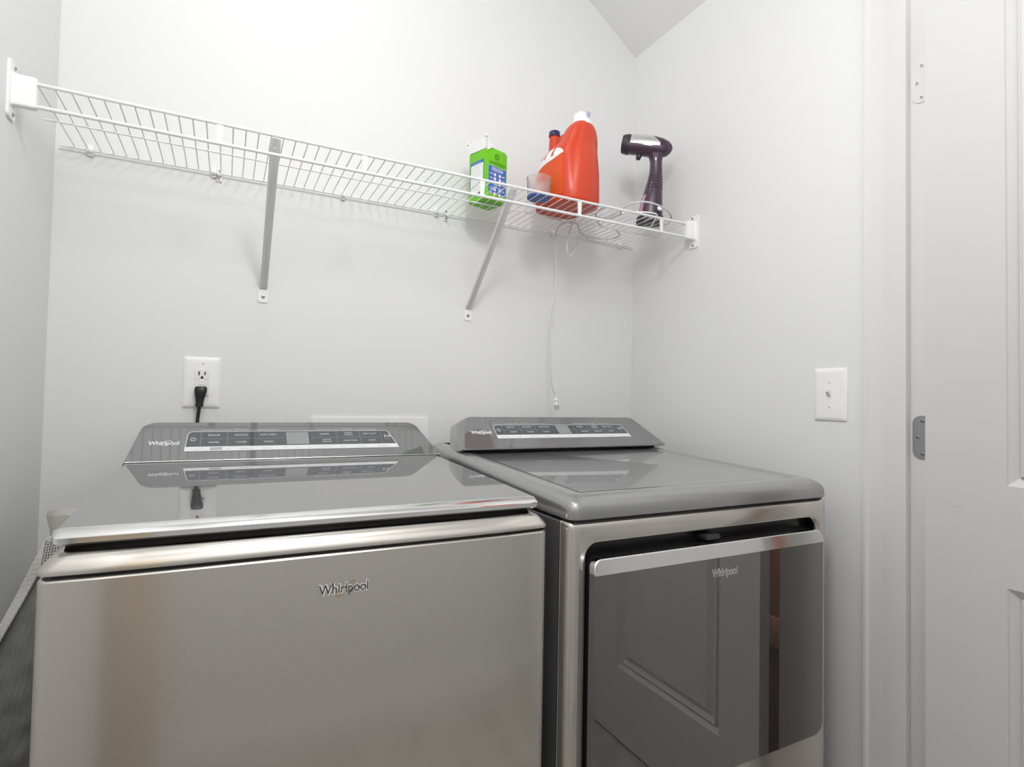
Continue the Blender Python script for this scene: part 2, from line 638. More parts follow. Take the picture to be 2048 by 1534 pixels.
bm = bmesh.new()
fp = footprint(wx0, wx1, wf, -0.10, 0.006, 0.014)
fpi = footprint(wx0 + 0.002, wx1 - 0.002, wf + 0.003, -0.10, 0.006, 0.013)
loft(bm, [[(x, y, 0.03) for x, y in fp], [(x, y, 0.907) for x, y in fp], [(x, y, 0.910) for x, y in fpi]])
obj('cabinet', bm, STEELFIN, washer)
for fx in (wx0 + 0.05, wx1 - 0.05):
    for fy in (wf + 0.07, -0.16):
        bm = bmesh.new()
        lathe(bm, [(0.022, 0), (0.022, 0.012), (0.010, 0.014), (0.010, 0.032)], (fx, fy, 0), 14)
        obj('foot', bm, BLACKP, washer)
# top frame: narrow shadow gap, then a rounded shoulder rising to the lid well
bm = bmesh.new()
def fpo(d, dx=None):
    return footprint(wx0 + d, wx1 - d, wf + d, -0.10, 0.006, 0.014 + d * 0.6)
rings = []
for d, z in ((0.008, 0.908), (0.008, 0.9145), (0.0, 0.9148), (-0.0005, 0.918), (0.0005, 0.9215), (0.0065, 0.9300), (0.0100, 0.9338), (0.0145, 0.9362), (0.0185, 0.9366), (0.0200, 0.9345), (0.0215, 0.9300), (0.040, 0.9290)):
    rings.append([(x, y, z) for x, y in fpo(d)])
loft(bm, rings)
for f in bm.faces:
    c_ = f.calc_center_median()
    f.material_index = 1 if (c_.z < 0.9147 or len(f.verts) > 4) else 0
obj('top_frame', bm, [STEELFIN, BLACKP], washer, smooth=50)
# black block filling the gap under the lid, added as its shade
obj('lid_gap_shade', new_box((wx0 + 0.0185, -0.765, 0.9285), (wx1 - 0.0185, -0.26, 0.956), 0.004), BLACKP, washer)
# lid: glass plate with chrome front bar
lid = empty('lid', (0.527, -0.5, 0.96))
attach(lid, washer)
lid.matrix_parent_inverse = Matrix.Translation((-0.527, 0.45, 0))
def lid_z(y):
    return 0.9625 + (y + 0.768) * (0.9852 - 0.9625) / (0.768 - 0.243)
bm = bmesh.new()
out = []
for k in range(15):
    t = k / 14
    y = -0.768 + t * 0.525
    out.append((0.1905 - 0.002 * math.sin(PI * min(1, t * 1.2)) + 0.000 * t, y))
left = out
right = [(2 * 0.527 - x, y) for x, y in reversed(out)]
poly = left + right
loft(bm, [[(x, y, lid_z(y) - 0.014) for x, y in poly], [(x, y, lid_z(y) - 0.002) for x, y in poly],
          [(0.527 + (x - 0.527) * 0.9945, y, lid_z(y)) for x, y in poly]])
obj('glass_plate', bm, LIDG, lid, smooth=20)
bm = bmesh.new()
prof = [(-0.768, 0.9635), (-0.773, 0.9633), (-0.786, 0.9572), (-0.7885, 0.9545), (-0.7885, 0.9475), (-0.784, 0.9445), (-0.764, 0.9452)]
rings = []
xl, xr = 0.1885, 0.8655
for x, s in ((xl, 0.55), (xl + 0.004, 0.9), (xl + 0.010, 1.0), (xr - 0.010, 1.0), (xr - 0.004, 0.9), (xr, 0.55)):
    rings.append([(x, -0.764 + (y + 0.764) * s, 0.954 + (z - 0.954) * (0.4 + 0.6 * s)) for y, z in prof])
loft(bm, rings)
obj('lid_trim', bm, SATIN, lid, smooth=30)
bm = bmesh.new()
prism(bm, [(-0.7895, 0.9545), (-0.7895, 0.948), (-0.787, 0.9458), (-0.787, 0.9556)], frame_mtx((xl + 0.008, 0, 0), (0, 1, 0), (0, 0, 1)), xr - xl - 0.016)
obj('mirror_strip', bm, CHROME, lid)

CW, CD = 0.105, 0.081                    # run and rise of the sloped console face


def console(prefix, parent, o_y, o_z, xb0, xb1, xt0, xt1, back, rtop):
    """sloped console: trapezoid face with round upper corners, swept back"""
    M_ = frame_mtx((0, o_y, o_z), (1, 0, 0), (0, CW, CD))
    L = math.hypot(CW, CD)
    poly = round_poly([(xb0, 0), (xb1, 0), (xt1, L), (xt0, L)], [0.004, 0.004, rtop, rtop], 10)
    bm = bmesh.new()
    back_v = Vector(back)
    small = 0.0025
    c = Vector(((xb0 + xb1) / 2, L / 2))
    def shr(p, d):
        q = Vector((p[0], p[1]))
        k = c - q
        return (q.x + math.copysign(min(d, abs(k.x)), k.x), q.y + math.copysign(min(d, abs(k.y)), k.y))
    rings = [[M_ @ Vector((*shr(p, small), 0)) for p in poly],
             [M_ @ Vector((p[0], p[1], -small)) for p in poly],
             [M_ @ Vector((p[0], p[1], -small)) + back_v * 0.30 + Vector(((p[0] - c.x) * 0.012, 0, 0.001)) for p in poly],
             [M_ @ Vector((p[0], p[1], -small)) + back_v * 0.75 + Vector(((p[0] - c.x) * 0.02, 0, 0)) for p in poly],
             [M_ @ Vector((p[0], p[1], -small)) + back_v + Vector(((p[0] - c.x) * 0.0, 0, -0.004)) for p in poly]]
    loft(bm, rings)
    for f in bm.faces:
        f.material_index = 0
    o = obj(prefix, bm, [CONS, TOPFIN], parent, smooth=25)
    for pl in o.data.polygons:
        if pl.center.y > o_y and abs(pl.normal.dot((M_.to_3x3() @ Vector((0, 0, 1))))) < 0.6:
            pl.material_index = 1
    return M_, L


def console_graphics(parent, M_, L, x0, x1, dx_l, dx_r, v0, v1, vt, logo_x, logo_w, logo_v, cols, disp, words, strip, heads, badge=None, dim=1.0):
    """key panel, white strip, outline, lettering and logo lying on the sloped face"""
    up = lambda d: M_ @ Matrix.Translation((0, 0, d))
    yb, ys, yt = v0 * L, v1 * L, vt * L
    def xl(y):
        return x0 + dx_l * (y - yb) / (yt - yb)
    def xr(y):
        return x1 - dx_r * (y - yb) / (yt - yb)
    rad = 0.011
    outer = round_poly([(xl(ys), ys), (xr(ys), ys), (xr(yt), yt), (xl(yt), yt)], [0, 0, rad, rad], 6)
    bm = bmesh.new()
    prism(bm, outer, up(0.0002), 0.0006)
    obj('key_panel', bm, KEYS, parent)
    t = 0.0013
    inner = round_poly([(xl(ys) + t, ys), (xr(ys) - t, ys), (xr(yt) - t, yt - t), (xl(yt) + t, yt - t)], [0, 0, rad - t, rad - t], 6)
    bm = bmesh.new()
    ring_prism(bm, outer, inner, up(0.0008), 0.0003)
    obj('panel_outline', bm, PRINTW, parent)
    bm = bmesh.new()
    prism(bm, [(xl(yb), yb), (xr(yb), yb), (xr(ys), ys), (xl(ys), ys)], up(0.0003), 0.0007)
    obj('option_strip', bm, PRINTW, parent)
    d0, d1 = disp
    ya, yc = ys + (yt - ys) * 0.06, ys + (yt - ys) * 0.90
    sk = (xl(yc) - xl(ya)) * 1.0
    bm = bmesh.new()
    prism(bm, [(d0, ya), (d1, ya), (d1, yc), (d0, yc)], up(0.0008), 0.0004)
    obj('display', bm, LCD, parent)
    # dividers
    ymid = ys + (yt - ys) * 0.50
    rc = [(c - 0.0003, ys + 0.002, c + 0.0003, yt - 0.003) for c in cols]
    rc += [(cols[0], ymid - 0.0003, d0 - 0.006, ymid + 0.0003), (d1 + 0.006, ymid - 0.0003, cols[-1], ymid + 0.0003)]
    for r_ in rc:
        obj('key_divider', rects_bm([r_], up(0.0010)), PRINTG, parent)
    # lettering
    it = []
    h = 0.0052
    for (s, x, row) in words:
        yy = ys + (yt - ys) * (0.70 if row == 1 else 0.22)
        lines = s.split('\n')
        for i, ln in enumerate(lines):
            hh = h if len(lines) == 1 else h * 0.82
            dy = 0 if len(lines) == 1 else (0.0042 - 0.0075 * i)
            it.append((ln, hh, x, yy + dy, 'CENTER', 0.80))
    for s, x, w in heads:
        it.append((s, 0.0032, x, yt + 0.0035, 'CENTER', 0.9))
    for one in it:
        tag(obj('lettering', text_bm([one], up(0.0012)), PRINTW, parent, smooth=0, recalc=False), kind='stuff')
    for s, x, w in heads:
        for r_ in ((x - w, yt + 0.0046, x - 0.020, yt + 0.0054), (x + 0.020, yt + 0.0046, x + w, yt + 0.0054)):
            obj('heading_line', rects_bm([r_], up(0.0004)), PRINTW, parent)
    it = [(s, 0.0033, x, yb + (ys - yb) * 0.32, 'CENTER', 0.9) for s, x in strip]
    tag(obj('option_lettering', text_bm(it, up(0.0012)), PRINTG, parent, smooth=0, recalc=False), kind='stuff')
    if badge:
        bx = badge
        obj('option_badge', rects_bm([(bx - 0.012, yb + 0.0028, bx + 0.012, ys - 0.0032)], up(0.0012)), PRINTG, parent)
        obj('badge_lettering', text_bm([('LOAD&GO', 0.0038, bx, yb + 0.0050, 'CENTER', 0.9)], up(0.0014)), PRINTW, parent, smooth=0, recalc=False)
    # power symbol and start symbol
    bm = bmesh.new()
    py = ys + (yt - ys) * 0.48
    px = (xl(py) + cols[0]) / 2 - 0.001
    ellipse_ring(bm, px, py, 0.0052, 0.0052, PI / 2, 0.0014, up(0.0012), 24, 0.35, 2 * PI - 0.35)
    M2 = up(0.0012)
    obj('power_ring', bm, PRINTW, parent, recalc=False, smooth=0)
    bm = bmesh.new()
    bm.faces.new([bm.verts.new(M2 @ Vector((px + a, py + b, 0))) for a, b in ((-0.0007, 0.0005), (0.0007, 0.0005), (0.0007, 0.005), (-0.0007, 0.005))])
    obj('power_bar', bm, PRINTW, parent, recalc=False, smooth=0)
    bm = bmesh.new()
    qx, qy = (cols[-1] + xr(py)) / 2 + 0.001, py + 0.004
    tri = [(-0.006, -0.006), (0.003, 0), (-0.006, 0.006)]
    tri2 = [(-0.0045, -0.0035), (0.0005, 0), (-0.0045, 0.0035)]
    vo = [bm.verts.new(M2 @ Vector((qx + a, qy + b, 0))) for a, b in tri]
    vi = [bm.verts.new(M2 @ Vector((qx + a, qy + b, 0))) for a, b in tri2]
    for k in range(3):
        bm.faces.new((vo[k], vo[(k + 1) % 3], vi[(k + 1) % 3], vi[k]))
    obj('start_arrow', bm, PRINTW, parent, recalc=False, smooth=0)
    for a in (0.0045, 0.0075):
        bm = bmesh.new()
        bm.faces.new([bm.verts.new(M2 @ Vector((qx + a + i, qy + j, 0))) for i, j in ((0, -0.004), (0.0016, -0.004), (0.0016, 0.004), (0, 0.004))])
        obj('start_bar', bm, PRINTW, parent, recalc=False, smooth=0)
    obj('start_lettering', text_bm([('Start/Pause', 0.0030, qx + 0.002, qy - 0.013, 'CENTER', 0.85)], up(0.0012)), PRINTG, parent, smooth=0, recalc=False)
    # brand lettering with its oval ring
    bm = text_bm([('Whirlpool', 0.0125, logo_x, logo_v * L, 'LEFT', 1.0)], up(0.0006), 0.0005)
    fit_width(bm, M_, logo_x, logo_w)
    ellipse_ring(bm, logo_x + logo_w * 0.545, logo_v * L + 0.0055, logo_w * 0.22, 0.0058, 0.40, 0.0020, up(0.0006), 40, -0.75 * PI, 1.0 * PI)
    obj('logo', bm, PRINTW, parent, smooth=0, recalc=False)


def fit_width(bm, M_, x0, w):
    """scale along the local x axis so the word spans exactly x0..x0+w"""
    inv = M_.inverted()
    xs = [(inv @ v.co).x for v in bm.verts]
    a, b = min(xs), max(xs)
    for v in bm.verts:
        p = inv @ v.co
        p.x = x0 + (p.x - a) / (b - a) * w
        v.co = M_ @ p


M_, L = console('console', washer, -0.237, 0.985, 0.186, 0.881, 0.209, 0.838, (0, 0.035, -0.030), 0.030)
obj('console_edge', new_tube([(0.190, -0.2415, 0.9868), (0.877, -0.2415, 0.9868)], 0.0013, 6), CHROME, washer)
wc = empty('control_panel', (0.53, -0.19, 1.02))
attach(wc, washer)
wc.matrix_parent_inverse = Matrix.Translation((-0.527, 0.45, 0))
console_graphics(wc, M_, L, 0.2935, 0.7765, 0.005, 0.020, 0.235, 0.345, 0.735, 0.2245, 0.0585, 0.405,
                 [0.3245, 0.3790, 0.4370, 0.6245, 0.6825, 0.735], (0.506, 0.557),
                 [('REGULAR', 0.3510, 1), ('WHITES', 0.3510, 0), ('DELICATES', 0.4080, 1), ('COLORS', 0.4080, 0),
                  ('BULKY ITEMS', 0.4660, 1), ('TOWELS', 0.4660, 0), ('NORMAL', 0.5960, 1), ('SANITIZE\nWITH OXI', 0.5990, 0),
                  ('WRINKLE\nCONTROL', 0.6540, 1), ('COLD WASH', 0.6560, 0), ('HEAVY DUTY', 0.7080, 1), ('QUICK', 0.7110, 0)],
                 [('Control Lock', 0.318), ('Bulk', 0.381), ('Fabric Softener', 0.417), ('Delay Start', 0.463), ('Spin', 0.501),
                  ('Temp', 0.530), ('Soil', 0.557), ('Extra Rinse', 0.594), ('Presoak', 0.634), ('Cycle Signal', 0.682), ('Remote Enable', 0.735)],
                 [('WHAT TO WASH', 0.408, 0.083), ('HOW TO WASH', 0.652, 0.075)], badge=0.356)

# brand badge on the washer front, dark letters edged in white with a gold oval
def front_badge(parent, x, z, y, w, h, edge, rim=0.0015):
    Mb = frame_mtx((0, y, 0), (1, 0, 0), (0, 0, 1))          # local z points to -y
    up = lambda d: Mb @ Matrix.Translation((0, 0, d))
    bm = text_bm([('Whirlpool', h, x, z, 'LEFT', 1.0)], up(0.0004), rim)
    fit_width(bm, Mb, x - 0.0008, w + 0.0016)
    obj('badge_outline', bm, PRINTW, parent, smooth=0, recalc=False)
    bm = text_bm([('Whirlpool', h, x, z, 'LEFT', 1.0)], up(0.0008), edge)
    fit_width(bm, Mb, x, w)
    obj('badge', bm, PRINTD, parent, smooth=0, recalc=False)
    bm = bmesh.new()
    ellipse_ring(bm, x + w * 0.535, z + h * 0.28, w * 0.235, w * 0.062, 0.66, w * 0.022, up(0.0012))
    obj('badge_ring', bm, GOLD, parent, smooth=0, recalc=False)


front_badge(washer, 0.4962, 0.8530, wf, 0.0685, 0.0140, 0.0)

# ------------------------------------------------------------------ dryer
dx0, dx1, df = 0.9000, 1.5880, -0.832
dryer = empty('clothes_dryer', (1.244, -0.45, 0), 'grey steel front-load dryer with dark glass door, standing at right', 'dryer')
bm = bmesh.new()
box(bm, (dx0 + 0.001, -0.800, 0.03), (dx1 - 0.001, -0.10, 0.922), 0.002, 1)
obj('cabinet', bm, SIDEFIN, dryer)
for fx in (dx0 + 0.05, dx1 - 0.05):
    for fy in (df + 0.09, -0.16):
        bm = bmesh.new()
        lathe(bm, [(0.022, 0), (0.022, 0.012), (0.010, 0.014), (0.010, 0.032)], (fx, fy, 0), 14)
        obj('foot', bm, BLACKP, dryer)
# front frame with the opening for the door
hx0, hx1, hz0, hz1 = 0.9345, 1.5520, 0.190, 0.8845
Mf = frame_mtx((0, -0.7985, 0), (1, 0, 0), (0, 0, 1))
seg = 8
outer = round_poly([(dx0, 0.03), (dx1, 0.03), (dx1, 0.924), (dx0, 0.924)], [0.004, 0.004, 0.006, 0.006], seg)
inner = round_poly([(hx0, hz0), (hx1, hz0), (hx1, hz1), (hx0, hz1)], [0.02, 0.02, 0.026, 0.026], seg)
bm = bmesh.new()
def shrink(poly, d, cx, cz):
    return [(p[0] + (d if p[0] < cx else -d), p[1] + (d if p[1] < cz else -d)) for p in poly]
cx, cz = 1.244, 0.5
stack = [(outer, 0.0), (outer, 0.024), (shrink(outer, 0.0018, cx, cz), 0.0285), (shrink(outer, 0.0055, cx, cz), 0.0320), (shrink(outer, 0.011, cx, cz), 0.0335),
         (shrink(inner, -0.0045, cx, cz), 0.0335), (shrink(inner, -0.0015, cx, cz), 0.0318), (inner, 0.028), (shrink(inner, 0.002, cx, cz), -0.0)]
loft(bm, [[Mf @ Vector((p[0], p[1], d)) for p in ring] for ring, d in stack], cap=False)
for f in bm.faces:
    c_ = f.calc_center_median()
    f.material_index = 1 if (hx0 - 0.001 < c_.x < hx1 + 0.001 and hz0 - 0.001 < c_.z < hz1 + 0.001 and c_.y > -0.8275) else 0
obj('front_frame', bm, [STEELFIN, DARKP], dryer, smooth=40)
# dark handle recess above and behind the door
bm = bmesh.new()
prism(bm, shrink(inner, 0.0015, cx, cz), frame_mtx((0, -0.806, 0), (1, 0, 0), (0, 0, 1)), 0.002)
obj('door_recess', bm, DARKP, dryer)
obj('latch_hook', new_box((1.214, -0.836, 0.8655), (1.252, -0.8075, 0.8765), 0.003, 2), mat('latch_grey', (0.04, 0.04, 0.042), 0.2), dryer)
# seams on the left side
obj('side_seam', new_box((dx0 - 0.0006, -0.801, 0.03), (dx0 + 0.002, -0.7985, 0.924)), SATIN, dryer)
# door
dd = empty('door', (1.2435, -0.83, 0.55))
attach(dd, dryer)
dd.matrix_parent_inverse = Matrix.Translation((-1.244, 0.45, 0))
gx0, gx1 = 0.9365, 1.5425
Md = frame_mtx((0, -0.8085, 0), (1, 0, 0), (0, 0, 1))
bm = bmesh.new()
sh = round_poly([(gx0 + 0.001, 0.20), (gx1 - 0.001, 0.20), (gx1 - 0.001, 0.8610), (gx0 + 0.001, 0.8610)], [0.03, 0.03, 0.016, 0.016], 8)
loft(bm, [[Md @ Vector((p[0], p[1], d)) for p in r] for r, d in ((sh, 0), (sh, 0.040), (shrink(sh, 0.003, 1.24, 0.5), 0.0435))])
for f in bm.faces:
    f.normal_update()
    f.material_index = 0 if (f.calc_center_median().y < -0.847 or f.calc_center_median().z < 0.42) else 1
obj('door_frame', bm, [STEELFIN, BLACKP], dd, smooth=40)
bm = bmesh.new()
gl = round_poly([(gx0, 0.4270), (gx1, 0.4270), (gx1, 0.8378), (gx0, 0.8378)], [0.026, 0.026, 0, 0], 8)
loft(bm, [[Md @ Vector((p[0], p[1], d)) for p in r] for r, d in ((gl, 0.030), (gl, 0.0448), (shrink(gl, 0.0012, 1.24, 0.6), 0.0460))])
obj('glass_panel', bm, DOORG, dd, smooth=30)
bm = bmesh.new()
st = round_poly([(gx0, 0.8382), (gx1, 0.8382), (gx1, 0.8625), (gx0, 0.8625)], [0, 0, 0.015, 0.015], 8)
loft(bm, [[Md @ Vector((p[0], p[1], d - (p[1] - 0.8382) * 0.20 * (d > 0.04))) for p in r] for r, d in ((st, 0.030), (st, 0.0460), (shrink(st, 0.0012, 1.24, 0.6), 0.0477))])
obj('handle_strip', bm, SATIN, dd, smooth=30)
front_badge(dd, 1.2088, 0.8010, -0.8546, 0.0675, 0.0150, -0.0005, 0.0007)

# dryer top: sloping enamel top with rounded rim and a shallow raised border
bm = bmesh.new()
obj('top_gasket', new_box((dx0 + 0.006, -0.824, 0.918), (dx1 - 0.006, -0.11, 0.932)), BLACKP, dryer)
def dz(y):
    return 0.968 + (y + 0.805) * (1.004 - 0.968) / (0.805 - 0.31)
def rim(d, zoff, drop):
    """plan outline inset by d; z follows the slope minus drop"""
    x0, x1, y0, y1 = dx0 + d, dx1 - d, df - 0.003 + d, -0.10
    r = max(0.004, 0.020 - d * 0.3)
    p = round_poly([(x0, y0), (x1, y0), (x1, y1), (x0, y1)], [r, r, 0, 0], 6)
    out = []
    for q in p:
        y = min(q[1], -0.31)
        z = dz(max(y, -0.835)) - drop
        out.append((q[0], q[1], z if zoff is None else zoff))
    return out
rings = [rim(0.0, 0.9285, 0), rim(-0.0005, 0.936, 0)]
N_ = 7
for k in range(N_ + 1):
    a = (PI / 2) * k / N_
    d = 0.030 * (1 - math.cos(a)) 
    drop = 0.024 * (1 - math.sin(a))
    rings.append([(x, y, max(z, 0.937 + 0.001 * k)) for x, y, z in rim(d, None, drop)])
rings.append(rim(0.036, None, 0.0004))
rings.append(rim(0.046, None, 0.0008))
rings.append(rim(0.052, None, 0.0035))
rings.append(rim(0.058, None, 0.0042))
R = loft(bm, rings, cap=False)
# fill the top as strips
last = R[-1]
bm.faces.new(last)
obj('top_panel', bm, TOPFIN, dryer, smooth=40)
M_, L = console('console', dryer, -0.310, 1.0035, 0.9175, 1.5900, 0.9560, 1.5360, (0, 0.100, -0.030), 0.026)
dc = empty('control_panel', (1.25, -0.26, 1.04))
attach(dc, dryer)
dc.matrix_parent_inverse = Matrix.Translation((-1.244, 0.45, 0))
console_graphics(dc, M_, L, 1.0270, 1.4790, 0.0035, 0.010, 0.292, 0.400, 0.718, 0.9560, 0.0600, 0.445,
                 [1.0560, 1.1100, 1.1600, 1.2920, 1.3420, 1.3960, 1.4360], (1.2290, 1.2720),
                 [('REGULAR', 1.0820, 1), ('WHITES', 1.0840, 0), ('DELICATES', 1.1340, 1), ('COLORS', 1.1370, 0),
                  ('BULKY ITEMS', 1.1900, 1), ('TOWELS', 1.1890, 0), ('NORMAL', 1.3140, 1), ('SANITIZE', 1.3200, 0),
                  ('WRINKLE\nCONTROL', 1.3660, 1), ('TIMED DRY', 1.3700, 0), ('HEAVY DUTY', 1.4140, 1), ('QUICK', 1.4170, 0)],
                 [('Control Lock', 1.052), ('Static', 1.098), ('Wrinkle Shield', 1.140), ('Damp Signal', 1.186), ('Time', 1.225), ('Temp', 1.258),
                  ('Dryness', 1.293), ('Steam', 1.332), ('Less', 1.372), ('More', 1.408), ('Signal', 1.448)],
                 [('WHAT TO DRY', 1.134, 0.070), ('HOW TO DRY', 1.364, 0.068)])

# ------------------------------------------------------------------ wire shelf
ZS, SD, LIP, A0 = 1.7058, 0.308, 0.0427, 0.3433
shelf = empty('wire_shelf', (0.85, -0.15, ZS), 'long white wire shelf across the back wall above both machines', 'shelf')
XL, XR = 0.030, 1.672
RD = 0.0036
obj('front_rod', new_tube([(XL, -SD, ZS), (XR, -SD, ZS)], RD, 10), WIRE, shelf)
obj('lip_rod', new_tube([(XL, -SD, ZS - LIP), (XR, -SD, ZS - LIP)], RD + 0.0002, 10), WIRE, shelf)
obj('back_rod', new_tube([(0.0125, -0.012, ZS - 0.003), (1.690, -0.012, ZS - 0.003)], 0.0027, 8), WIRE, shelf)
obj('middle_rod', new_tube([(0.0130, -0.155, ZS - 0.0042), (1.676, -0.155, ZS - 0.0042)], 0.0021, 8), WIRE, shelf)
w0 = None
for k in range(-12, 53):
    x = A0 + 0.0254 * k
    if w0 is None:
        # wire bends down a little over the front rod
        w0 = obj('deck_wire', new_tube([(x, -SD - 0.0028, ZS - 0.001), (x, -SD, ZS + 0.0028), (x, -SD + 0.012, ZS + 0.0010), (x, -0.155, ZS + 0.0), (x, -0.0115, ZS + 0.0)], 0.00145, 6), WIRE, shelf)
    else:
        c = w0.copy()
        COL.objects.link(c)
        c.location.x += 0.0254 * (k + 12)
for k in range(5):
    x = A0 + 0.3048 * k
    bm = bmesh.new()
    prof = [(-0.0062, -0.0020), (0.0062, -0.0020), (0.0062, 0.0012), (0, 0.0026), (-0.0062, 0.0012)]
    loft(bm, [[(x + a * s, -SD - b, z) for a, b in prof] for z, s in ((ZS - LIP - 0.001, 0.8), (ZS - LIP * 0.55, 0.92), (ZS - 0.003, 1.1))])
    obj('lip_spacer', bm, WIRE, shelf)


def end_bracket(x, s, label):
    """moulded end bracket on a side wall: flange plate, socket over the two front rods, two screws; s points into the room"""
    e = empty('end_bracket', (x, -SD, ZS), label, 'bracket', 'end brackets of the wire shelf')
    bm = bmesh.new()
    y0, y1 = -SD - 0.017, -SD + 0.019
    pl = round_poly([(y0, 1.632), (y1, 1.632), (y1, 1.728), (-SD + 0.004, 1.738), (y0, 1.738)], [0.008, 0.008, 0.004, 0.004, 0.004], 4)
    prism(bm, pl, frame_mtx((x, 0, 0), (0, 1, 0), (0, 0, 1)), 0.0045 * s)
    obj('flange', bm, WPLAST, e)
    bm = bmesh.new()
    so = round_poly([(-SD - 0.0085, 1.6565), (-SD + 0.0085, 1.6565), (-SD + 0.0085, 1.7155), (-SD - 0.0085, 1.7155)], [0.004] * 4, 4)
    si = [(p[0] * 1.0, p[1]) for p in so]
    A = frame_mtx((x, 0, 0), (0, 1, 0), (0, 0, 1))
    rings = [[A @ Vector((-SD + (p[0] + SD) * f, 1.686 + (p[1] - 1.686) * g, d * s)) for p in so]
             for d, f, g in ((0.003, 1.45, 1.12), (0.007, 1.12, 1.03), (0.012, 1.0, 1.0), (0.036, 1.0, 1.0), (0.040, 0.85, 0.96))]
    loft(bm, rings)
    obj('rod_socket', bm, WPLAST, e)
    screw('screw', e, (x + 0.0045 * s, -SD + 0.005, 1.7285), (s, 0, 0), 0.0042)
    screw('screw', e, (x + 0.0045 * s, -SD + 0.003, 1.6410), (s, 0, 0), 0.0042)


end_bracket(0.0, 1, 'white end bracket of the wire shelf on the left wall')
end_bracket(W, -1, 'white end bracket of the wire shelf on the right wall, beside the steamer')


def brace(x, label):
    """diagonal steel support: folded channel from the front rod to a foot on the back wall"""
    e = empty('support_brace', (x, -0.01, 1.40), label, 'brace', 'diagonal braces under the wire shelf')
    top = Vector((x, -SD + 0.002, ZS - 0.0056))
    bot = Vector((x, -0.006, 1.418))
    d = (bot - top).normalized()
    nrm = Vector((1, 0, 0)).cross(d).normalized()          # faces down and forward
    if nrm.y > 0:
        nrm = -nrm
    bm = bmesh.new()
    prof = [(-0.0100, 0.0), (-0.0085, 0.0035), (-0.0050, 0.0040), (-0.0028, 0.0018), (0.0028, 0.0018), (0.0050, 0.0040), (0.0085, 0.0035), (0.0100, 0.0), (0.0090, -0.0065), (-0.0090, -0.0065)]
    flat = [(-0.0108, 0.0012), (-0.0085, 0.0013), (-0.0050, 0.0013), (-0.0028, 0.0013), (0.0028, 0.0013), (0.0050, 0.0013), (0.0085, 0.0013), (0.0108, 0.0012), (0.0108, -0.0012), (-0.0108, -0.0012)]
    LL = (bot - top).length
    rings = []
    for t, mix in ((0.0, 0), (0.06, 0), (0.12, 0.6), (0.2, 1), (0.9, 1), (0.97, 0.9), (1.0, 0.7)):
        c = top + d * LL * t
        w = 0.95 if t > 0.3 else 1.0
        rings.append([c + Vector(((f[0] * (1 - mix) + p[0] * mix) * w, 0, 0)) + nrm * (f[1] * (1 - mix) + p[1] * mix) for f, p in zip(flat, prof)])
    loft(bm, rings)
    # hook over the front rod
    tube(bm, [(x, -SD - 0.0052, ZS - 0.008), (x, -SD - 0.0054, ZS + 0.001), (x, -SD, ZS + 0.0052), (x, -SD + 0.006, ZS + 0.001)], 0.0014, 6)
    obj('channel', bm, mat('brace_white', (0.74, 0.74, 0.75), 0.35), e, smooth=30)
    # small round hole near the top
    c = top + d * 0.022 + nrm * 0.0016
    Mh = frame_mtx(c, (1, 0, 0), d)
    bm = bmesh.new()
    bm.faces.new([bm.verts.new(Mh @ Vector((0.0032 * math.cos(2 * PI * k / 14), 0.0032 * math.sin(2 * PI * k / 14), 0.0003 if Mh.to_3x3().col[2].dot(nrm) > 0 else -0.0003))) for k in range(14)])
    obj('bolt_hole', bm, WPLAST, e, recalc=False)
    bm = bmesh.new()
    pl = round_poly([(x - 0.0125, 1.380), (x + 0.0125, 1.380), (x + 0.0125, 1.420), (x - 0.0125, 1.420)], [0.006, 0.006, 0.003, 0.003], 4)
    prism(bm, pl, frame_mtx((0, -0.0002, 0), (1, 0, 0), (0, 0, 1)), 0.0030)
    obj('foot_plate', bm, WPLAST, e)
    screw('screw', e, (x, -0.0034, 1.3955), (0, -1, 0), 0.0050)


brace(0.4533, 'white diagonal shelf brace above the washing machine')
brace(1.0460, 'white diagonal shelf brace under the green carton')


def clip(x, label, anchor=False):
    """small moulded clip that carries the back rod, or a screwed wall anchor plate"""
    e = empty('anchor_plate' if anchor else 'wall_clip', (x, -0.004, ZS), label, 'clip', 'screwed anchors on the back rail' if anchor else 'clips on the back rail')
    zr = ZS - 0.003
    if anchor:
        bm = bmesh.new()
        box(bm, (x - 0.0065, -0.0055, zr - 0.019), (x + 0.0065, -0.0005, zr + 0.016), 0.0015, 1)
        box(bm, (x - 0.0050, -0.0185, zr - 0.0065), (x + 0.0050, -0.004, zr - 0.0030), 0.0010, 1)
        obj('plate', bm, WPLAST, e)
        screw('screw', e, (x, -0.0056, zr - 0.0125), (0, -1, 0), 0.0036)
        screw('screw', e, (x, -0.0056, zr + 0.0095), (0, -1, 0), 0.0036)
    else:
        bm = bmesh.new()
        box(bm, (x - 0.0060, -0.0090, zr - 0.0105), (x + 0.0060, -0.0005, zr + 0.0155), 0.0020, 2)
        obj('clip_body', bm, WPLAST, e)
        bm = bmesh.new()
        pts = [(x, -0.012 + 0.0046 * math.cos(a), zr + 0.0046 * math.sin(a)) for a in [PI * 0.9 + k * PI * 1.15 / 8 for k in range(9)]]
        for dx in (-0.004, 0, 0.004):
            tube(bm, [(x + dx, y, z) for _, y, z in pts], 0.0021, 6)
        obj('rod_hook', bm, WPLAST, e)


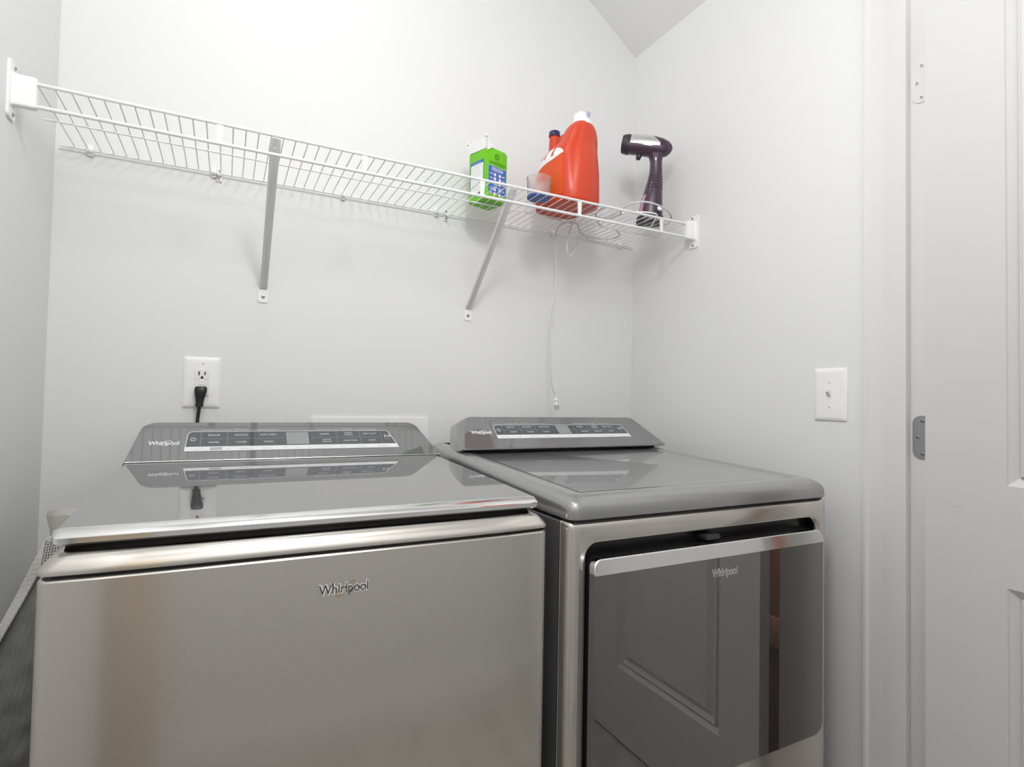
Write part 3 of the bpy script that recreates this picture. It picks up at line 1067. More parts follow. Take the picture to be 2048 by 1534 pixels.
clip(0.0676, 'white clip holding the shelf back rail nearest the left wall')
clip(0.3273, 'white clip on the shelf back rail beside the screwed anchor left of the left brace')
clip(0.3400, 'screwed anchor plate on the shelf back rail left of the left brace', True)
clip(0.6530, 'white clip on the shelf back rail right of the left brace, alone there')
clip(0.9314, 'white clip on the shelf back rail just left of the green carton')
clip(0.9640, 'screwed anchor plate on the shelf back rail just left of the right brace', True)
clip(1.3512, 'white clip on the shelf back rail below the red jug')
clip(1.6340, 'white clip on the shelf back rail nearest the right wall')

# ------------------------------------------------------------------ plates on the walls


def bevel_plate(bm, cx, cz, w, h, M_, t=0.006):
    rings = []
    for ins, d in ((0, 0), (0, 0.0018), (0.0025, 0.0040), (0.007, t - 0.0004), (0.012, t)):
        p = round_poly([(cx - w / 2 + ins, cz - h / 2 + ins), (cx + w / 2 - ins, cz - h / 2 + ins), (cx + w / 2 - ins, cz + h / 2 - ins), (cx - w / 2 + ins, cz + h / 2 - ins)],
                       [0.003] * 4, 3)
        rings.append([M_ @ Vector((q[0], q[1], d)) for q in p])
    loft(bm, rings)


Mb = frame_mtx((0, -0.0002, 0), (1, 0, 0), (0, 0, 1))
ocx, ocz = 0.3168, 1.1612
outlet = empty('wall_outlet', (ocx, 0, ocz), 'white wall outlet on the back wall with a black plug in its lower socket', 'outlet')
bm = bmesh.new()
bevel_plate(bm, ocx, ocz, 0.0840, 0.1300, Mb)
obj('cover_plate', bm, WPLAST, outlet)
obj('receptacle', new_box((ocx - 0.0165, -0.0085, ocz - 0.0335), (ocx + 0.0165, -0.0055, ocz + 0.0335), 0.0008, 1), IVORY, outlet)
bm = bmesh.new()
box(bm, (ocx - 0.0082, -0.0093, ocz + 0.0180), (ocx - 0.0054, -0.0084, ocz + 0.0278))
box(bm, (ocx + 0.0052, -0.0093, ocz + 0.0190), (ocx + 0.0078, -0.0084, ocz + 0.0270))
lathe(bm, [(0.0033, 0), (0.0033, 0.0007)], (ocx, -0.0092, ocz + 0.0125), 12, 'y')
obj('socket_slot', bm, SLOT, outlet)
bm = bmesh.new()
box(bm, (ocx - 0.0145, -0.0088, ocz + 0.0076), (ocx - 0.0035, -0.0083, ocz + 0.0082))
box(bm, (ocx + 0.0035, -0.0088, ocz + 0.0076), (ocx + 0.0145, -0.0083, ocz + 0.0082))
box(bm, (ocx - 0.0145, -0.0088, ocz - 0.0339), (ocx + 0.0145, -0.0083, ocz - 0.0332))
obj('reset_seam', bm, PRINTG, outlet)
obj('test_button', new_box((ocx - 0.0062, -0.0095, ocz + 0.0012), (ocx + 0.0062, -0.0084, ocz + 0.0058), 0.0005, 1), WPLAST, outlet)
obj('test_button', new_box((ocx - 0.0062, -0.0095, ocz - 0.0056), (ocx + 0.0062, -0.0084, ocz - 0.0010), 0.0005, 1), WPLAST, outlet)
screw('screw', outlet, (ocx + 0.002, -0.0062, ocz + 0.0490), (0, -1, 0), 0.0026, WPLAST)

cord = empty('power_cord', (ocx, -0.02, 1.11), 'black power plug and cord running down behind the washing machine', 'power cord')
bm = bmesh.new()
rings = []
for z, w, d, yc in ((1.1510, 0.0085, 0.006, -0.0165), (1.1498, 0.0125, 0.0085, -0.0175), (1.1450, 0.0142, 0.0100, -0.0190), (1.1370, 0.0140, 0.0100, -0.0195), (1.1240, 0.0108, 0.0085, -0.0200),
                    (1.1080, 0.0084, 0.0070, -0.0200), (1.1062, 0.0090, 0.0074, -0.0200), (1.0995, 0.0084, 0.0070, -0.0200), (1.0985, 0.0048, 0.0048, -0.0200)):
    rings.append(superellipse(0.3158 - (1.15 - z) * 0.05, yc, w, d, 3, 20, z))
loft(bm, rings)
box(bm, (0.3102, -0.0125, 1.132), (0.3204, -0.0088, 1.146), 0.001, 1)
obj('plug', bm, BLACKP, cord)
obj('cable', new_tube(spline([(0.3132, -0.020, 1.1000), (0.3125, -0.020, 1.09), (0.3105, -0.021, 1.06), (0.309, -0.030, 1.00), (0.312, -0.048, 0.90), (0.33, -0.055, 0.70)], 5), 0.0042, 10), BLACKP, cord)

# washer supply box: shallow white frame behind the console
bx = empty('supply_box', (0.753, 0, 0.96), 'white plastic frame of the supply box on the wall behind the washing machine', 'supply box')
bm = bmesh.new()
o_ = round_poly([(0.5845, 0.84), (0.9225, 0.84), (0.9225, 1.0722), (0.5845, 1.0722)], [0.004] * 4, 3)
i_ = round_poly([(0.6145, 0.87), (0.8925, 0.87), (0.8925, 1.0422), (0.6145, 1.0422)], [0.004] * 4, 3)
ring_prism(bm, o_, i_, Mb, 0.006)
obj('frame', bm, WPLAST, bx)
obj('back_plate', new_box((0.6145, -0.0018, 0.87), (0.8925, -0.0002, 1.0422)), WPLAST, bx)

# light switch on the right wall
scy, scz = -0.7662, 1.1610
Ms = frame_mtx((W - 0.0002, 0, 0), (0, 1, 0), (0, 0, 1))
Ms = frame_mtx((W - 0.0002, 0, 0), (0, -1, 0), (0, 0, 1))
sw = empty('light_switch', (W, scy, scz), 'white toggle light switch on the right wall beside the door casing', 'light switch')
bm = bmesh.new()
bevel_plate(bm, -scy, scz, 0.0840, 0.1300, Ms)
obj('cover_plate', bm, WPLAST, sw)
obj('toggle_slot', new_box((W - 0.0068, scy - 0.0052, scz - 0.0120), (W - 0.0058, scy + 0.0052, scz + 0.0120), 0.0003, 1), IVORY, sw)
bm = bmesh.new()
loft(bm, [[(W - 0.006, scy + a * 0.0046, scz + b) for a, b in ((-1, -0.0075), (1, -0.0075), (1, 0.0075), (-1, 0.0075))],
          [(W - 0.0155, scy + a * 0.0040, scz + b) for a, b in ((-1, 0.0050), (1, 0.0050), (1, 0.0125), (-1, 0.0125))],
          [(W - 0.0170, scy + a * 0.0034, scz + b) for a, b in ((-1, 0.0062), (1, 0.0062), (1, 0.0118), (-1, 0.0118))]])
obj('toggle', bm, IVORY, sw, smooth=20)
screw('screw', sw, (W - 0.0062, scy, scz + 0.0302), (-1, 0, 0), 0.0028, WPLAST)
screw('screw', sw, (W - 0.0062, scy, scz - 0.0302), (-1, 0, 0), 0.0028, WPLAST)

ZD = ZS + 0.0016          # top of the deck wires

# ------------------------------------------------------------------ green carton
carton = empty('laundry_carton', (1.0425, -0.13, ZD), 'green laundry carton with blue printed side and open white spout on the shelf', 'carton')
a_ = math.radians(17)
u_ = Vector((math.cos(a_), math.sin(a_), 0))         # along the face towards the room
v_ = Vector((-math.sin(a_), math.cos(a_), 0))
N0 = Vector((1.0170, -0.1905, ZD))
Wd, Dp, Hh = 0.0790, 0.0800, 0.157
def cp(u, v, z):
    return N0 + u_ * u + v_ * v + Vector((0, 0, z))
bm = bmesh.new()
bev = 0.0022
base = round_poly([(0, 0), (Wd, 0), (Wd, Dp), (0, Dp)], [bev] * 4, 2)
lo = [cp(p[0], p[1], 0.002) for p in base]
lo0 = [cp(0.002 + p[0] * 0.95, 0.002 + p[1] * 0.95, 0) for p in base]
def top_h(u, v):
    # the top slopes away from the spout edge
    return Hh - 0.003 + 0.010 * (u / Wd) * 0 + 0.012 * (v / Dp)
loft(bm, [lo0, lo, [cp(p[0], p[1], 0.145) for p in base], [cp(0.004 + p[0] * 0.90, 0.004 + p[1] * 0.92, top_h(*p)) for p in base]])
obj('carton_body', bm, GREEN, carton, smooth=25)
# print on the room face and on the left face
Mp = frame_mtx(cp(0, 0, 0) - v_ * 0.0006, u_, (0, 0, 1))
def pr(name, rects, d, m_):
    return obj(name, rects_bm(rects, Mp @ Matrix.Translation((0, 0, d))), m_, carton, recalc=False, smooth=0)
pr('print_border', [(0.0045, 0.018, 0.0755, 0.100)], 0.0, mat('mint_print', (0.45, 0.72, 0.55), 0.45))
pr('blue_print', [(0.0058, 0.0193, 0.0742, 0.0987)], 0.0002, BLUE)
ic = []
for r_ in range(5):
    z = 0.080 - r_ * 0.0125 - (0.006 if r_ > 2 else 0)
    for c0 in (0.0265, 0.0455):
        ic.append((c0, z - 0.0088, c0 + 0.0085, z))
pr('print_icon', ic, 0.0004, PRINTW)
bars = [(0.018, 0.0935, 0.062, 0.0950), (0.016, 0.0895, 0.064, 0.0910), (0.020, 0.0860, 0.060, 0.0873), (0.018, 0.0385, 0.062, 0.0400)]
for r_ in range(5):
    z = 0.080 - r_ * 0.0125 - (0.006 if r_ > 2 else 0)
    bars += [(0.0105, z - 0.0030, 0.0225, z - 0.0018), (0.0115, z - 0.0058, 0.0215, z - 0.0047), (0.0575, z - 0.0030, 0.0695, z - 0.0018), (0.0585, z - 0.0058, 0.0685, z - 0.0047)]
pr('print_bar', bars, 0.0004, LABELW)
pr('small_print', [(0.008, 0.1110, 0.070, 0.1119), (0.008, 0.1078, 0.072, 0.1087), (0.008, 0.1046, 0.066, 0.1054), (0.030, 0.1142, 0.060, 0.1150)], 0.0, GREEND)
bm = bmesh.new()
Mq = Mp @ Matrix.Translation((0, 0, 0.0002))
o_ = round_poly([(0.030, 0.121), (0.046, 0.121), (0.046, 0.137), (0.030, 0.137)], [0.004] * 4, 3)
i_ = round_poly([(0.0312, 0.1222), (0.0448, 0.1222), (0.0448, 0.1358), (0.0312, 0.1358)], [0.003] * 4, 3)
ring_prism(bm, o_, i_, Mq, 0.0001)
for x in (0.0345, 0.0415):
    ellipse_ring(bm, x, 0.1315, 0.0021, 0.0021, 0, 0.0009, Mq, 12)
    ellipse_ring(bm, x, 0.1262, 0.0021, 0.0021, 0, 0.0009, Mq, 12)
obj('emblem', bm, GREEND, carton, recalc=False, smooth=0)
Ml = frame_mtx(cp(0, Dp, 0) - u_ * 0.0006, -v_, (0, 0, 1))
def pl_(name, rects, d, m_):
    return obj(name, rects_bm(rects, Ml @ Matrix.Translation((0, 0, d))), m_, carton, recalc=False, smooth=0)
pl_('side_border', [(0.008, 0.022, 0.0665, 0.118)], 0.0, BLUE)
pl_('side_print', [(0.0100, 0.024, 0.0645, 0.1085)], 0.0002, LABELW)
pl_('side_lettering', [(0.014, 0.1105, 0.055, 0.1130)] + [(0.014, 0.100 - i * 0.0065, 0.060 - (i % 3) * 0.008, 0.1008 - i * 0.0065) for i in range(11)], 0.0004, PRINTG)
# opened pour spout: white flap tilted out along the left face with two side webs
bm = bmesh.new()
t = 0.0012
A, B = cp(-0.001, 0.004, 0.146), cp(-0.001, Dp - 0.003, 0.148)
C_, D = cp(-0.003, 0.001, 0.181), cp(-0.004, Dp + 0.002, 0.179)
E_ = cp(0.026, 0.004, 0.150)
G_ = cp(0.026, Dp - 0.003, 0.158)
def slab(a, b, c, d=None):
    pts = [a, b, c] + ([d] if d is not None else [])
    n = (b - a).cross(c - a).normalized() * t
    lo_ = [bm.verts.new(p) for p in pts]
    hi_ = [bm.verts.new(p + n) for p in pts]
    bm.faces.new(lo_[::-1])
    bm.faces.new(hi_)
    for k in range(len(pts)):
        j = (k + 1) % len(pts)
        bm.faces.new((lo_[k], lo_[j], hi_[j], hi_[k]))
slab(A, B, D, C_)
slab(A, C_, E_)
slab(cp(-0.0008, -0.0008, 0.138), cp(0.022, -0.0008, 0.1545), cp(-0.002, 0.0, 0.179))
slab(B, G_, D)
obj('pour_spout', bm, LABELW, carton, smooth=0)
for P_ in (C_, D):
    obj('spout_tab', new_tube([P_ + Vector((0, 0, -0.003)), P_ + Vector((0, 0, 0.003))], 0.0045, 10), LABELW, carton)

# ------------------------------------------------------------------ red detergent jug
jc = Vector((1.275, -0.212, ZD))
jug = empty('detergent_jug', jc, 'large red detergent jug with white tap and navy vent cap on the shelf', 'detergent jug')
ja = math.radians(12)
jf = Vector((math.sin(ja), -math.cos(ja), 0))        # towards the room
jr = Vector((math.cos(ja), math.sin(ja), 0))
def jp(f, r, z):
    return jc + jf * f + jr * r + Vector((0, 0, z))
def jring(fc, rc, rf, rr, e, z, n=48, ribs=0.0):
    out = []
    if n == 48:
        rr *= 1.07
    for k in range(n):
        a = 2 * PI * k / n
        ca, sa = math.cos(a), math.sin(a)
        f = rf * math.copysign(abs(ca) ** (2 / e), ca)
        r = rr * math.copysign(abs(sa) ** (2 / e), sa)
        s = 1.0
        if ribs:
            # vertical flutes on either side of the narrow front face
            for a0 in (0.62, -0.62):
                dd_ = (a - a0 + PI) % (2 * PI) - PI
                s -= ribs * math.exp(-(dd_ / 0.13) ** 2)
        out.append(jp(fc + f * s, rc + r * s, z))
    return out
bm = bmesh.new()
prof = [(0.000, 0.000, 0.084, 0.060, 3.4, 0.000, 0), (0.000, 0.000, 0.091, 0.067, 3.2, 0.003, 0), (0.000, 0.000, 0.0945, 0.0715, 3.0, 0.012, 0),
        (0.000, 0.000, 0.0950, 0.0720, 3.0, 0.050, 0.02), (0.000, 0.000, 0.0950, 0.0720, 3.0, 0.085, 0.05), (0.000, 0.001, 0.0940, 0.0715, 2.9, 0.115, 0.07),
        (0.001, 0.001, 0.0915, 0.0705, 2.8, 0.138, 0.09), (0.005, 0.002, 0.0855, 0.0690, 2.7, 0.154, 0.10), (0.013, 0.004, 0.0740, 0.0660, 2.6, 0.167, 0.10),
        (0.025, 0.006, 0.0600, 0.0615, 2.5, 0.178, 0.10), (0.034, 0.008, 0.0505, 0.0570, 2.4, 0.190, 0.10), (0.039, 0.009, 0.0460, 0.0535, 2.4, 0.203, 0.10),
        (0.042, 0.010, 0.0435, 0.0500, 2.3, 0.217, 0.09), (0.045, 0.010, 0.0405, 0.0450, 2.2, 0.230, 0.06), (0.047, 0.010, 0.0365, 0.0390, 2.1, 0.239, 0.03), (0.048, 0.010, 0.0330, 0.0340, 2.0, 0.2435, 0),
        (0.048, 0.010, 0.0290, 0.0290, 2.0, 0.2445, 0), (0.048, 0.010, 0.0282, 0.0282, 2.0, 0.2495, 0)]
loft(bm, [jring(*q[:6], ribs=q[6]) for q in prof])
obj('jug_body', bm, RED, jug, smooth=60)
# mould seam down the middle of the narrow face
bm = bmesh.new()
pts = []
for q in prof[2:14]:
    pts.append(jp(q[0] + q[2] + 0.0002, q[1], q[5]))
tube(bm, pts, 0.0006, 5)
obj('mould_seam', bm, RED, jug)
# vent neck and handle at the back
nb = -0.058
bm = bmesh.new()
rings = []
for z, r, f in ((0.135, 0.028, nb + 0.008), (0.158, 0.0230, nb + 0.003), (0.178, 0.0190, nb), (0.215, 0.0168, nb), (0.238, 0.0160, nb), (0.246, 0.0155, nb), (0.248, 0.0125, nb)):
    rings.append(jring(f, -0.002, r, r, 2, z, 24))
loft(bm, rings)
hp = [jp(nb + 0.004, 0, 0.206), jp(nb + 0.018, 0.001, 0.219), jp(nb + 0.036, 0.003, 0.229), jp(nb + 0.060, 0.005, 0.230), jp(nb + 0.084, 0.008, 0.222)]
sp = spline(hp, 6)
tube(bm, sp, [0.0115 + 0.002 * math.sin(PI * i / (len(sp) - 1)) for i in range(len(sp))], 14)
obj('handle', bm, RED, jug, smooth=60)
bm = bmesh.new()
rings = [jring(nb, -0.002, r, r, 2, z, 28) for z, r in ((0.2465, 0.0155), (0.2465, 0.0178), (0.2600, 0.0176), (0.2625, 0.0160), (0.2628, 0.0100))]
loft(bm, rings)
obj('vent_cap', bm, NAVY, jug, smooth=40)
# white press tap on top
bm = bmesh.new()
rings = [jring(0.048, 0.010, r, r, 2, z, 28) for z, r in ((0.246, 0.0290), (0.2575, 0.0285), (0.2600, 0.0240), (0.2605, 0.0200))]
loft(bm, rings)
rings = [jring(0.048, 0.008, a, b, 4, z, 28) for z, a, b in ((0.2600, 0.0180, 0.0200), (0.2790, 0.0172, 0.0195), (0.2812, 0.0150, 0.0175))]
loft(bm, rings)
obj('tap', bm, WPLAST, jug, smooth=40)
bm = bmesh.new()
c = jp(0.064, 0.017, 0.2775)
rings = []
for d, r in ((0, 0.0065), (0.005, 0.0065), (0.0065, 0.0045)):
    rings.append([c + jf * d + jr * (r * math.cos(2 * PI * k / 16)) + Vector((0, 0, 1.25 * r * math.sin(2 * PI * k / 16))) for k in range(16)])
loft(bm, rings)
obj('tap_button', bm, BLUEGREY, jug)
# label on the broad left side: white sweep above orange field, following the body
def body_pt(a, z, lift):
    for q0, q1 in zip(prof, prof[1:]):
        if q0[5] <= z <= q1[5]:
            t_ = (z - q0[5]) / (q1[5] - q0[5])
            q = [q0[i] + (q1[i] - q0[i]) * t_ for i in range(6)]
            e = q[4]
            ca, sa = math.cos(a), math.sin(a)
            f = q[2] * math.copysign(abs(ca) ** (2 / e), ca)
            r = 1.07 * q[3] * math.copysign(abs(sa) ** (2 / e), sa)
            n_ = Vector((ca, sa)).normalized()
            return jp(q[0] + f + lift * n_.x, q[1] + r + lift * n_.y, z)
def patch(name, lowf, highf, a0, a1, lift, m_, n=20, k_=10):
    bm = bmesh.new()
    G = []
    for i in range(n + 1):
        a = a0 + (a1 - a0) * i / n
        s = i / n
        zl, zh = lowf(s), highf(s)
        G.append([bm.verts.new(body_pt(a, zl + (zh - zl) * j / k_, lift)) for j in range(k_ + 1)])
    for i in range(n):
        for j in range(k_):
            bm.faces.new((G[i][j], G[i + 1][j], G[i + 1][j + 1], G[i][j + 1]))
    return obj(name, bm, m_, jug, smooth=60)
aL0, aL1 = -PI * 0.80, -PI * 0.355          # back to front along the left side
patch('label', lambda s: 0.022, lambda s: 0.102 + 0.045 * s, aL0, aL1, 0.0006, LABELO)
patch('label_sweep', lambda s: 0.100 + 0.045 * s, lambda s: 0.102 + 0.045 * s + 0.042 * max(0.0, math.sin(PI * s ** 0.8)) ** 0.7, aL0, aL1, 0.0010, LABELW)
for (s0, s1) in ((0.40, 0.45), (0.52, 0.565), (0.68, 0.72)):
    patch('label_stroke', lambda s: 0.143, lambda s: 0.166, aL0 + (aL1 - aL0) * s0, aL0 + (aL1 - aL0) * s1, 0.0014, RED, 2, 4)
for i in range(6):
    patch('label_line', lambda s, i=i: 0.035 + i * 0.009 + 0.014 * s, lambda s, i=i: 0.0362 + i * 0.009 + 0.014 * s, aL0 + (aL1 - aL0) * 0.62, aL0 + (aL1 - aL0) * 0.96, 0.0013, LINEO, 6, 1)

# ------------------------------------------------------------------ measuring cup
cc = (1.150, -0.258, ZD)
cup = empty('measuring_cup', cc, 'small clear measuring cup with blue base in front of the red jug', 'cup')
bm = bmesh.new()
lathe(bm, [(0.0320, 0.006), (0.0350, 0.058), (0.0362, 0.060), (0.0350, 0.0608), (0.0338, 0.058), (0.0308, 0.0072), (0.0020, 0.0070)], cc, 32, cap=False)
obj('cup_wall', bm, CLEAR, cup, smooth=50)
bm = bmesh.new()
lathe(bm, [(0.001, 0.0), (0.0325, 0.0), (0.0335, 0.003), (0.0322, 0.0062), (0.001, 0.0062)], cc, 32)
obj('cup_base', bm, BLUEB, cup, smooth=40)

# ------------------------------------------------------------------ garment steamer
sc0 = Vector((1.575, -0.245, ZD))
st_ = empty('garment_steamer', sc0, 'dark purple handheld garment steamer with silver trim, upright at the shelf right end', 'steamer')
sr = Vector((0.757, -0.654, 0))          # from nozzle to rear
sn = Vector((-0.654, -0.757, 0))         # towards the room
def sp_(s, n, z):
    return sc0 + sr * s + sn * n + Vector((0, 0, z))
def sring(s, z, a, b, n=28, e=2.4, tilt=0.0):
    out = []
    for k in range(n):
        t_ = 2 * PI * k / n
        ca, sa = math.cos(t_), math.sin(t_)
        x = a * math.copysign(abs(ca) ** (2 / e), ca)
        y = b * math.copysign(abs(sa) ** (2 / e), sa)
        out.append(sp_(s + x, y, z + tilt * x))
    return out
bm = bmesh.new()
hs = [(-0.0030, 0.022, 0.0385, 0.034), (-0.0020, 0.045, 0.0370, 0.032), (0.0010, 0.075, 0.0338, 0.030), (0.0055, 0.105, 0.0290, 0.027), (0.0095, 0.130, 0.0248, 0.0235),
      (0.0120, 0.155, 0.0215, 0.021), (0.0130, 0.180, 0.0198, 0.0200), (0.0130, 0.198, 0.0195, 0.020), (0.0125, 0.212, 0.0215, 0.0215), (0.0115, 0.224, 0.0270, 0.0245)]
loft(bm, [sring(*q) for q in hs])
obj('handle', bm, PURPLE, st_, smooth=60)
for z in (0.112, 0.122, 0.132, 0.142, 0.152):
    # grip rings
    i = max(k for k in range(len(hs)) if hs[k][1] <= z)
    q0, q1 = hs[i], hs[i + 1]
    t_ = (z - q0[1]) / (q1[1] - q0[1])
    q = [q0[j] + (q1[j] - q0[j]) * t_ for j in range(4)]
    bm = bmesh.new()
    tube(bm, sring(q[0], z, q[2] + 0.0001, q[3] + 0.0001, 24), 0.0011, 6, closed=True)
    obj('grip_ring', bm, PURPLE, st_)
bm = bmesh.new()
loft(bm, [sring(-0.004, 0.0, 0.0430, 0.0375), sring(-0.004, 0.004, 0.0440, 0.0385), sring(-0.004, 0.018, 0.0425, 0.0372), sring(-0.0032, 0.0235, 0.0390, 0.0345)])
obj('base', bm, DGREY, st_, smooth=40)
# clear water tank window low on the nozzle side
bm = bmesh.new()
G = []
for z in (0.030, 0.045, 0.060, 0.075, 0.088):
    i = max(k for k in range(len(hs)) if hs[k][1] <= z)
    q0, q1 = hs[i], hs[i + 1]
    t_ = (z - q0[1]) / (q1[1] - q0[1])
    q = [q0[j] + (q1[j] - q0[j]) * t_ for j in range(4)]
    row = []
    for k in range(9):
        a = PI * 0.62 + PI * 0.42 * k / 8
        ca, sa = math.cos(a), math.sin(a)
        x = (q[2] + 0.0008) * math.copysign(abs(ca) ** (2 / 2.4), ca)
        y = (q[3] + 0.0008) * math.copysign(abs(sa) ** (2 / 2.4), sa)
        row.append(bm.verts.new(sp_(q[0] + x, y, z)))
    G.append(row)
for r0, r1 in zip(G, G[1:]):
    for k in range(8):
        bm.faces.new((r0[k], r0[k + 1], r1[k + 1], r1[k]))
obj('water_tank', bm, TANKP, st_, smooth=60)
# head: tapered barrel lying across, nozzle at the left
ax0, ax1 = (-0.0790, 0.2660), (0.0640, 0.2405)
axd = Vector((ax1[0] - ax0[0], 0, ax1[1] - ax0[1])).normalized()
up_ = Vector((-axd.z, 0, axd.x))
def hring(t_, top, bot, half, n=28, e=2.3):
    cs, cz_ = ax0[0] + (ax1[0] - ax0[0]) * t_, ax0[1] + (ax1[1] - ax0[1]) * t_
    out = []
    for k in range(n):
        a = 2 * PI * k / n
        ca, sa = math.cos(a), math.sin(a)
        y = half * math.copysign(abs(ca) ** (2 / e), ca)
        h = (top if sa > 0 else bot) * math.copysign(abs(sa) ** (2 / e), sa)
        out.append(sp_(cs + up_.x * h, y, cz_ + up_.z * h))
    return out
bm = bmesh.new()
hq = [(0.0, 0.0270, 0.0270, 0.0250), (0.10, 0.0285, 0.0265, 0.0262), (0.25, 0.0300, 0.0270, 0.0270), (0.45, 0.0300, 0.0290, 0.0270), (0.62, 0.0285, 0.0300, 0.0260),
      (0.78, 0.0245, 0.0290, 0.0235), (0.90, 0.0180, 0.0230, 0.0190), (0.97, 0.0100, 0.0140, 0.0120), (1.0, 0.0030, 0.0040, 0.0040)]
hq = [(a_, b_ * 1.12, c_ * 1.12, d_ * 1.08) for a_, b_, c_, d_ in hq]
loft(bm, [hring(*q) for q in hq])
obj('head', bm, PURPLE, st_, smooth=60)
bm = bmesh.new()
loft(bm, [hring(-0.115, 0.0215, 0.0215, 0.0200), hring(-0.105, 0.0275, 0.0275, 0.0250), hring(-0.04, 0.0308, 0.0304, 0.0280), hring(0.03, 0.0320, 0.0314, 0.0288), hring(0.055, 0.0324, 0.0312, 0.0291)])
obj('nozzle', bm, DGREY, st_, smooth=50)
# silver panel on the side of the head, lifted a hair off it
def hsurf(t_, a, lift):
    for q0, q1 in zip(hq, hq[1:]):
        if q0[0] <= t_ <= q1[0]:
            k = (t_ - q0[0]) / (q1[0] - q0[0])
            top, bot, half = [q0[j] + (q1[j] - q0[j]) * k + lift for j in (1, 2, 3)]
            cs, cz_ = ax0[0] + (ax1[0] - ax0[0]) * t_, ax0[1] + (ax1[1] - ax0[1]) * t_
            ca, sa = math.cos(a), math.sin(a)
            y = half * math.copysign(abs(ca) ** (2 / 2.3), ca)
            h = (top if sa > 0 else bot) * math.copysign(abs(sa) ** (2 / 2.3), sa)
            return sp_(cs + up_.x * h, y, cz_ + up_.z * h)
bm = bmesh.new()
G = []
for i in range(17):
    t_ = 0.075 + 0.655 * i / 16
    s = i / 16
    lo_a = -0.12
    hi_a = 1.25 * (1 - s ** 2.2) + 0.12
    G.append([bm.verts.new(hsurf(t_, lo_a + (hi_a - lo_a) * j / 8, 0.0010)) for j in range(9)])
for r0, r1 in zip(G, G[1:]):
    for k in range(8):
        bm.faces.new((r0[k], r0[k + 1], r1[k + 1], r1[k]))
obj('silver_panel', bm, SATIN, st_, smooth=60)
bm = bmesh.new()
tube(bm, [sp_(-0.036, 0.0, 0.236), sp_(-0.041, 0.0, 0.224), sp_(-0.044, 0.0, 0.216), sp_(-0.045, 0, 0.213)], [0.0085, 0.0085, 0.0080, 0.005], 14)
obj('trigger', bm, DGREY, st_, smooth=50)
bm = bmesh.new()
lathe(bm, [(0.0080, -0.003), (0.0080, 0.006), (0.0062, 0.0085), (0.001, 0.0088)], (0, 0, 0), 16)
bmesh.ops.transform(bm, matrix=Matrix.Translation(sp_(0.026, 0.0235, 0.040)) @ sn.to_track_quat('Z', 'Y').to_matrix().to_4x4(), verts=bm.verts)
obj('fill_cap', bm, IVORY, st_)
# its cord with the loose plug hanging below the shelf; the loops lie on the deck wires
zc = ZD + 0.0032
path = [(1.3160, -0.100, 1.150), (1.3060, -0.1, 1.168), (1.2985, -0.1, 1.198), (1.2940, -0.1, 1.245), (1.2930, -0.1, 1.294), (1.2880, -0.1, 1.340), (1.2861, -0.1, 1.382), (1.2920, -0.1, 1.420), (1.2996, -0.1, 1.456), (1.3060, -0.1, 1.490),
        (1.3095, -0.1, 1.5215), (1.3082, -0.1, 1.5863), (1.3035, -0.1, 1.6507), (1.3150, -0.095, 1.690), (1.3310, -0.100, zc), (1.3510, -0.118, zc), (1.3625, -0.140, 1.700), (1.3619, -0.15, 1.6632), (1.3477, -0.15, 1.6129),
        (1.3255, -0.152, 1.5875), (1.3140, -0.155, 1.6158), (1.3221, -0.155, 1.6651), (1.3421, -0.150, 1.7051), (1.3700, -0.125, zc), (1.4100, -0.075, zc), (1.4600, -0.028, zc), (1.5230, -0.018, zc),
        (1.5720, -0.040, zc), (1.5720, -0.085, zc), (1.5280, -0.122, zc + 0.002), (1.4760, -0.130, zc + 0.003), (1.4350, -0.150, zc + 0.004), (1.4200, -0.190, zc), (1.4350, -0.235, zc), (1.4310, -0.275, zc), (1.3980, -0.292, zc + 0.006), (1.3720, -0.270, zc + 0.008),
        (1.3800, -0.215, zc + 0.004), (1.4100, -0.190, zc + 0.006), (1.4480, -0.205, zc + 0.016), (1.4580, -0.243, zc + 0.026), (1.4700, -0.285, zc + 0.034), (1.5050, -0.303, zc + 0.038), (1.5500, -0.304, zc + 0.036),
        (1.6000, -0.296, zc + 0.028), (1.6350, -0.272, zc + 0.018), (1.6450, -0.245, zc + 0.010), (1.6300, -0.222, zc + 0.005), (1.6020, -0.222, ZD + 0.010), (1.592, -0.235, ZD + 0.012)]
obj('cord', new_tube(spline(path, 6), 0.0028, 8), CORDM, st_, smooth=60)
strap = [(1.4420, -0.262, zc + 0.004), (1.4900, -0.290, zc + 0.008), (1.5350, -0.303, zc + 0.008), (1.5550, -0.296, zc + 0.006), (1.5580, -0.284, zc), (1.5650, -0.262, ZS - 0.006), (1.5700, -0.245, ZS - 0.008), (1.5600, -0.232, ZS - 0.006)]
obj('cord_tie', new_tube(spline(strap, 6), 0.0026, 8), WPLAST, st_, smooth=60)
bm = bmesh.new()
pd = Vector((0.12, 0, -1)).normalized()
p0 = Vector((1.3155, -0.100, 1.152))
seg_ = [(0.0, 0.0030), (0.006, 0.0034), (0.012, 0.0032), (0.016, 0.0068), (0.018, 0.0070), (0.020, 0.0052), (0.030, 0.0050), (0.0305, 0.0098), (0.0335, 0.0098), (0.0340, 0.004)]
tube(bm, [p0 + pd * d for d, _ in seg_], [r for _, r in seg_], 12)
obj('plug', bm, IVORY, st_)
for s in (-0.0052, 0.0052):
    q = p0 + pd * 0.0335
    b0 = Matrix.Translation(q + Vector((s, 0, 0))) @ pd.to_track_quat('Z', 'Y').to_matrix().to_4x4()
    obj('plug_prong', new_box((-0.0008, -0.003, 0), (0.0008, 0.003, 0.0155), 0.0003, 1, b0), SCREW, st_)

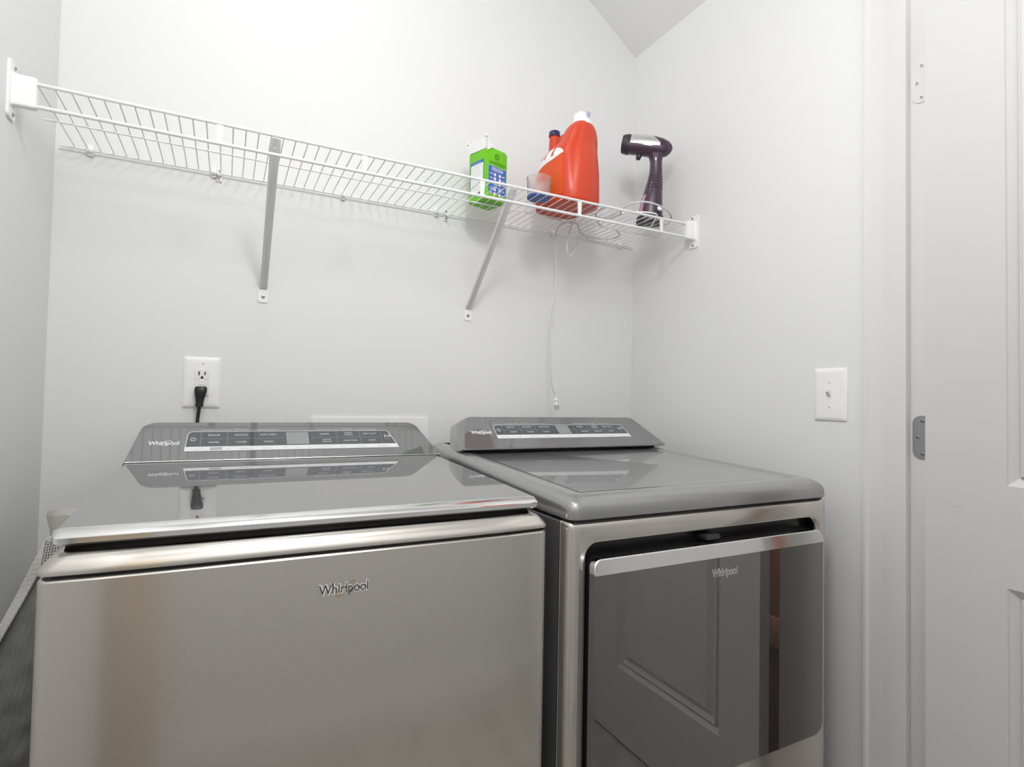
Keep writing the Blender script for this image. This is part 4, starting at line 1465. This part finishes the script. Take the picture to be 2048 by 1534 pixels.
# ------------------------------------------------------------------ mesh laundry bag squeezed between washer and left wall
bag = empty('laundry_bag', (0.09, -0.5, 0.0), 'grey fabric laundry bag with white mesh top, stuffed between washer and left wall', 'laundry bag')
def bag_top(x):
    return min(0.779 + 2.5 * (x - 0.075), 0.886 + 0.25 * (x - 0.115))
def bag_front(x, t_):
    return -0.468 - 0.13 * (1 - t_) ** 0.6 * math.sin(PI * min(1.0, 0.12 + 0.9 * (x - 0.0) / 0.19))
bm = bmesh.new()
ol2 = [(0.010 + 0.164 * k / 24, 0) for k in range(25)] + [(0.174, k) for k in (1, 2, 3)] + [(0.174 - 0.164 * k / 10, 4) for k in range(11)] + [(0.010, k) for k in (3, 2, 1)]
rings = []
NR = 70
for k in range(NR + 1):
    t_ = k / NR
    ring = []
    for x, side in ol2:
        z = t_ * (bag_top(x) - 0.003)
        yf = bag_front(x, t_)
        fold = 0.0055 * math.sin(88 * z + 95 * x) * math.sin(PI * t_) + 0.003 * math.sin(150 * z - 60 * x)
        y = yf + fold if side == 0 else yf + ((-0.22) - yf) * side / 4.0
        ring.append((x, y, z))
    rings.append(ring)
loft(bm, rings)
obj('bag_body', bm, BAGG, bag, smooth=60)
# mesh top: a net of real strands round the slanting mouth of the bag
bm = bmesh.new()
U, V = 46, 16
G = []
for j in range(V + 1):
    row = []
    s_ = j / V
    for k in range(U + 1):
        x = 0.010 + 0.163 * (k + 0.5 * (j % 2) * (0 < k < U)) / U
        zt = bag_top(x)
        if s_ < 0.25:            # wraps over the edge to the back
            y, z = -0.455 + (-0.476 + 0.455) * s_ / 0.25, zt + 0.004
        else:
            z = zt + 0.004 - (s_ - 0.25) / 0.75 * (0.030 + 0.20 * max(0, min(0.11, x - 0.05)))
            y = -0.478 - 0.022 * (s_ - 0.25) / 0.75 - 0.003 * math.sin(60 * z)
        row.append(bm.verts.new((x, y, z)))
    G.append(row)
for j in range(V):
    for k in range(U):
        bm.faces.new((G[j][k], G[j][k + 1], G[j + 1][k + 1], G[j + 1][k]))
mo = obj('mesh_top', bm, MESHW, bag, smooth=60)
mo['kind'] = 'stuff'
wf_ = mo.modifiers.new('net', 'WIREFRAME')
wf_.thickness = 0.0018
wf_.use_even_offset = False
bm = bmesh.new()
rings = []
for z, a, b in ((0.850, 0.022, 0.030), (0.880, 0.020, 0.028), (0.900, 0.022, 0.032), (0.918, 0.026, 0.038), (0.928, 0.027, 0.040)):
    rings.append([(p[0], p[1], p[2] + 0.0015 * math.sin(1.9 * i)) for i, p in enumerate(superellipse(0.138, -0.44, a, b, 2.2, 36, z))])
loft(bm, rings, cap=False)
obj('drawstring_tuft', bm, MESHW, bag, smooth=60)
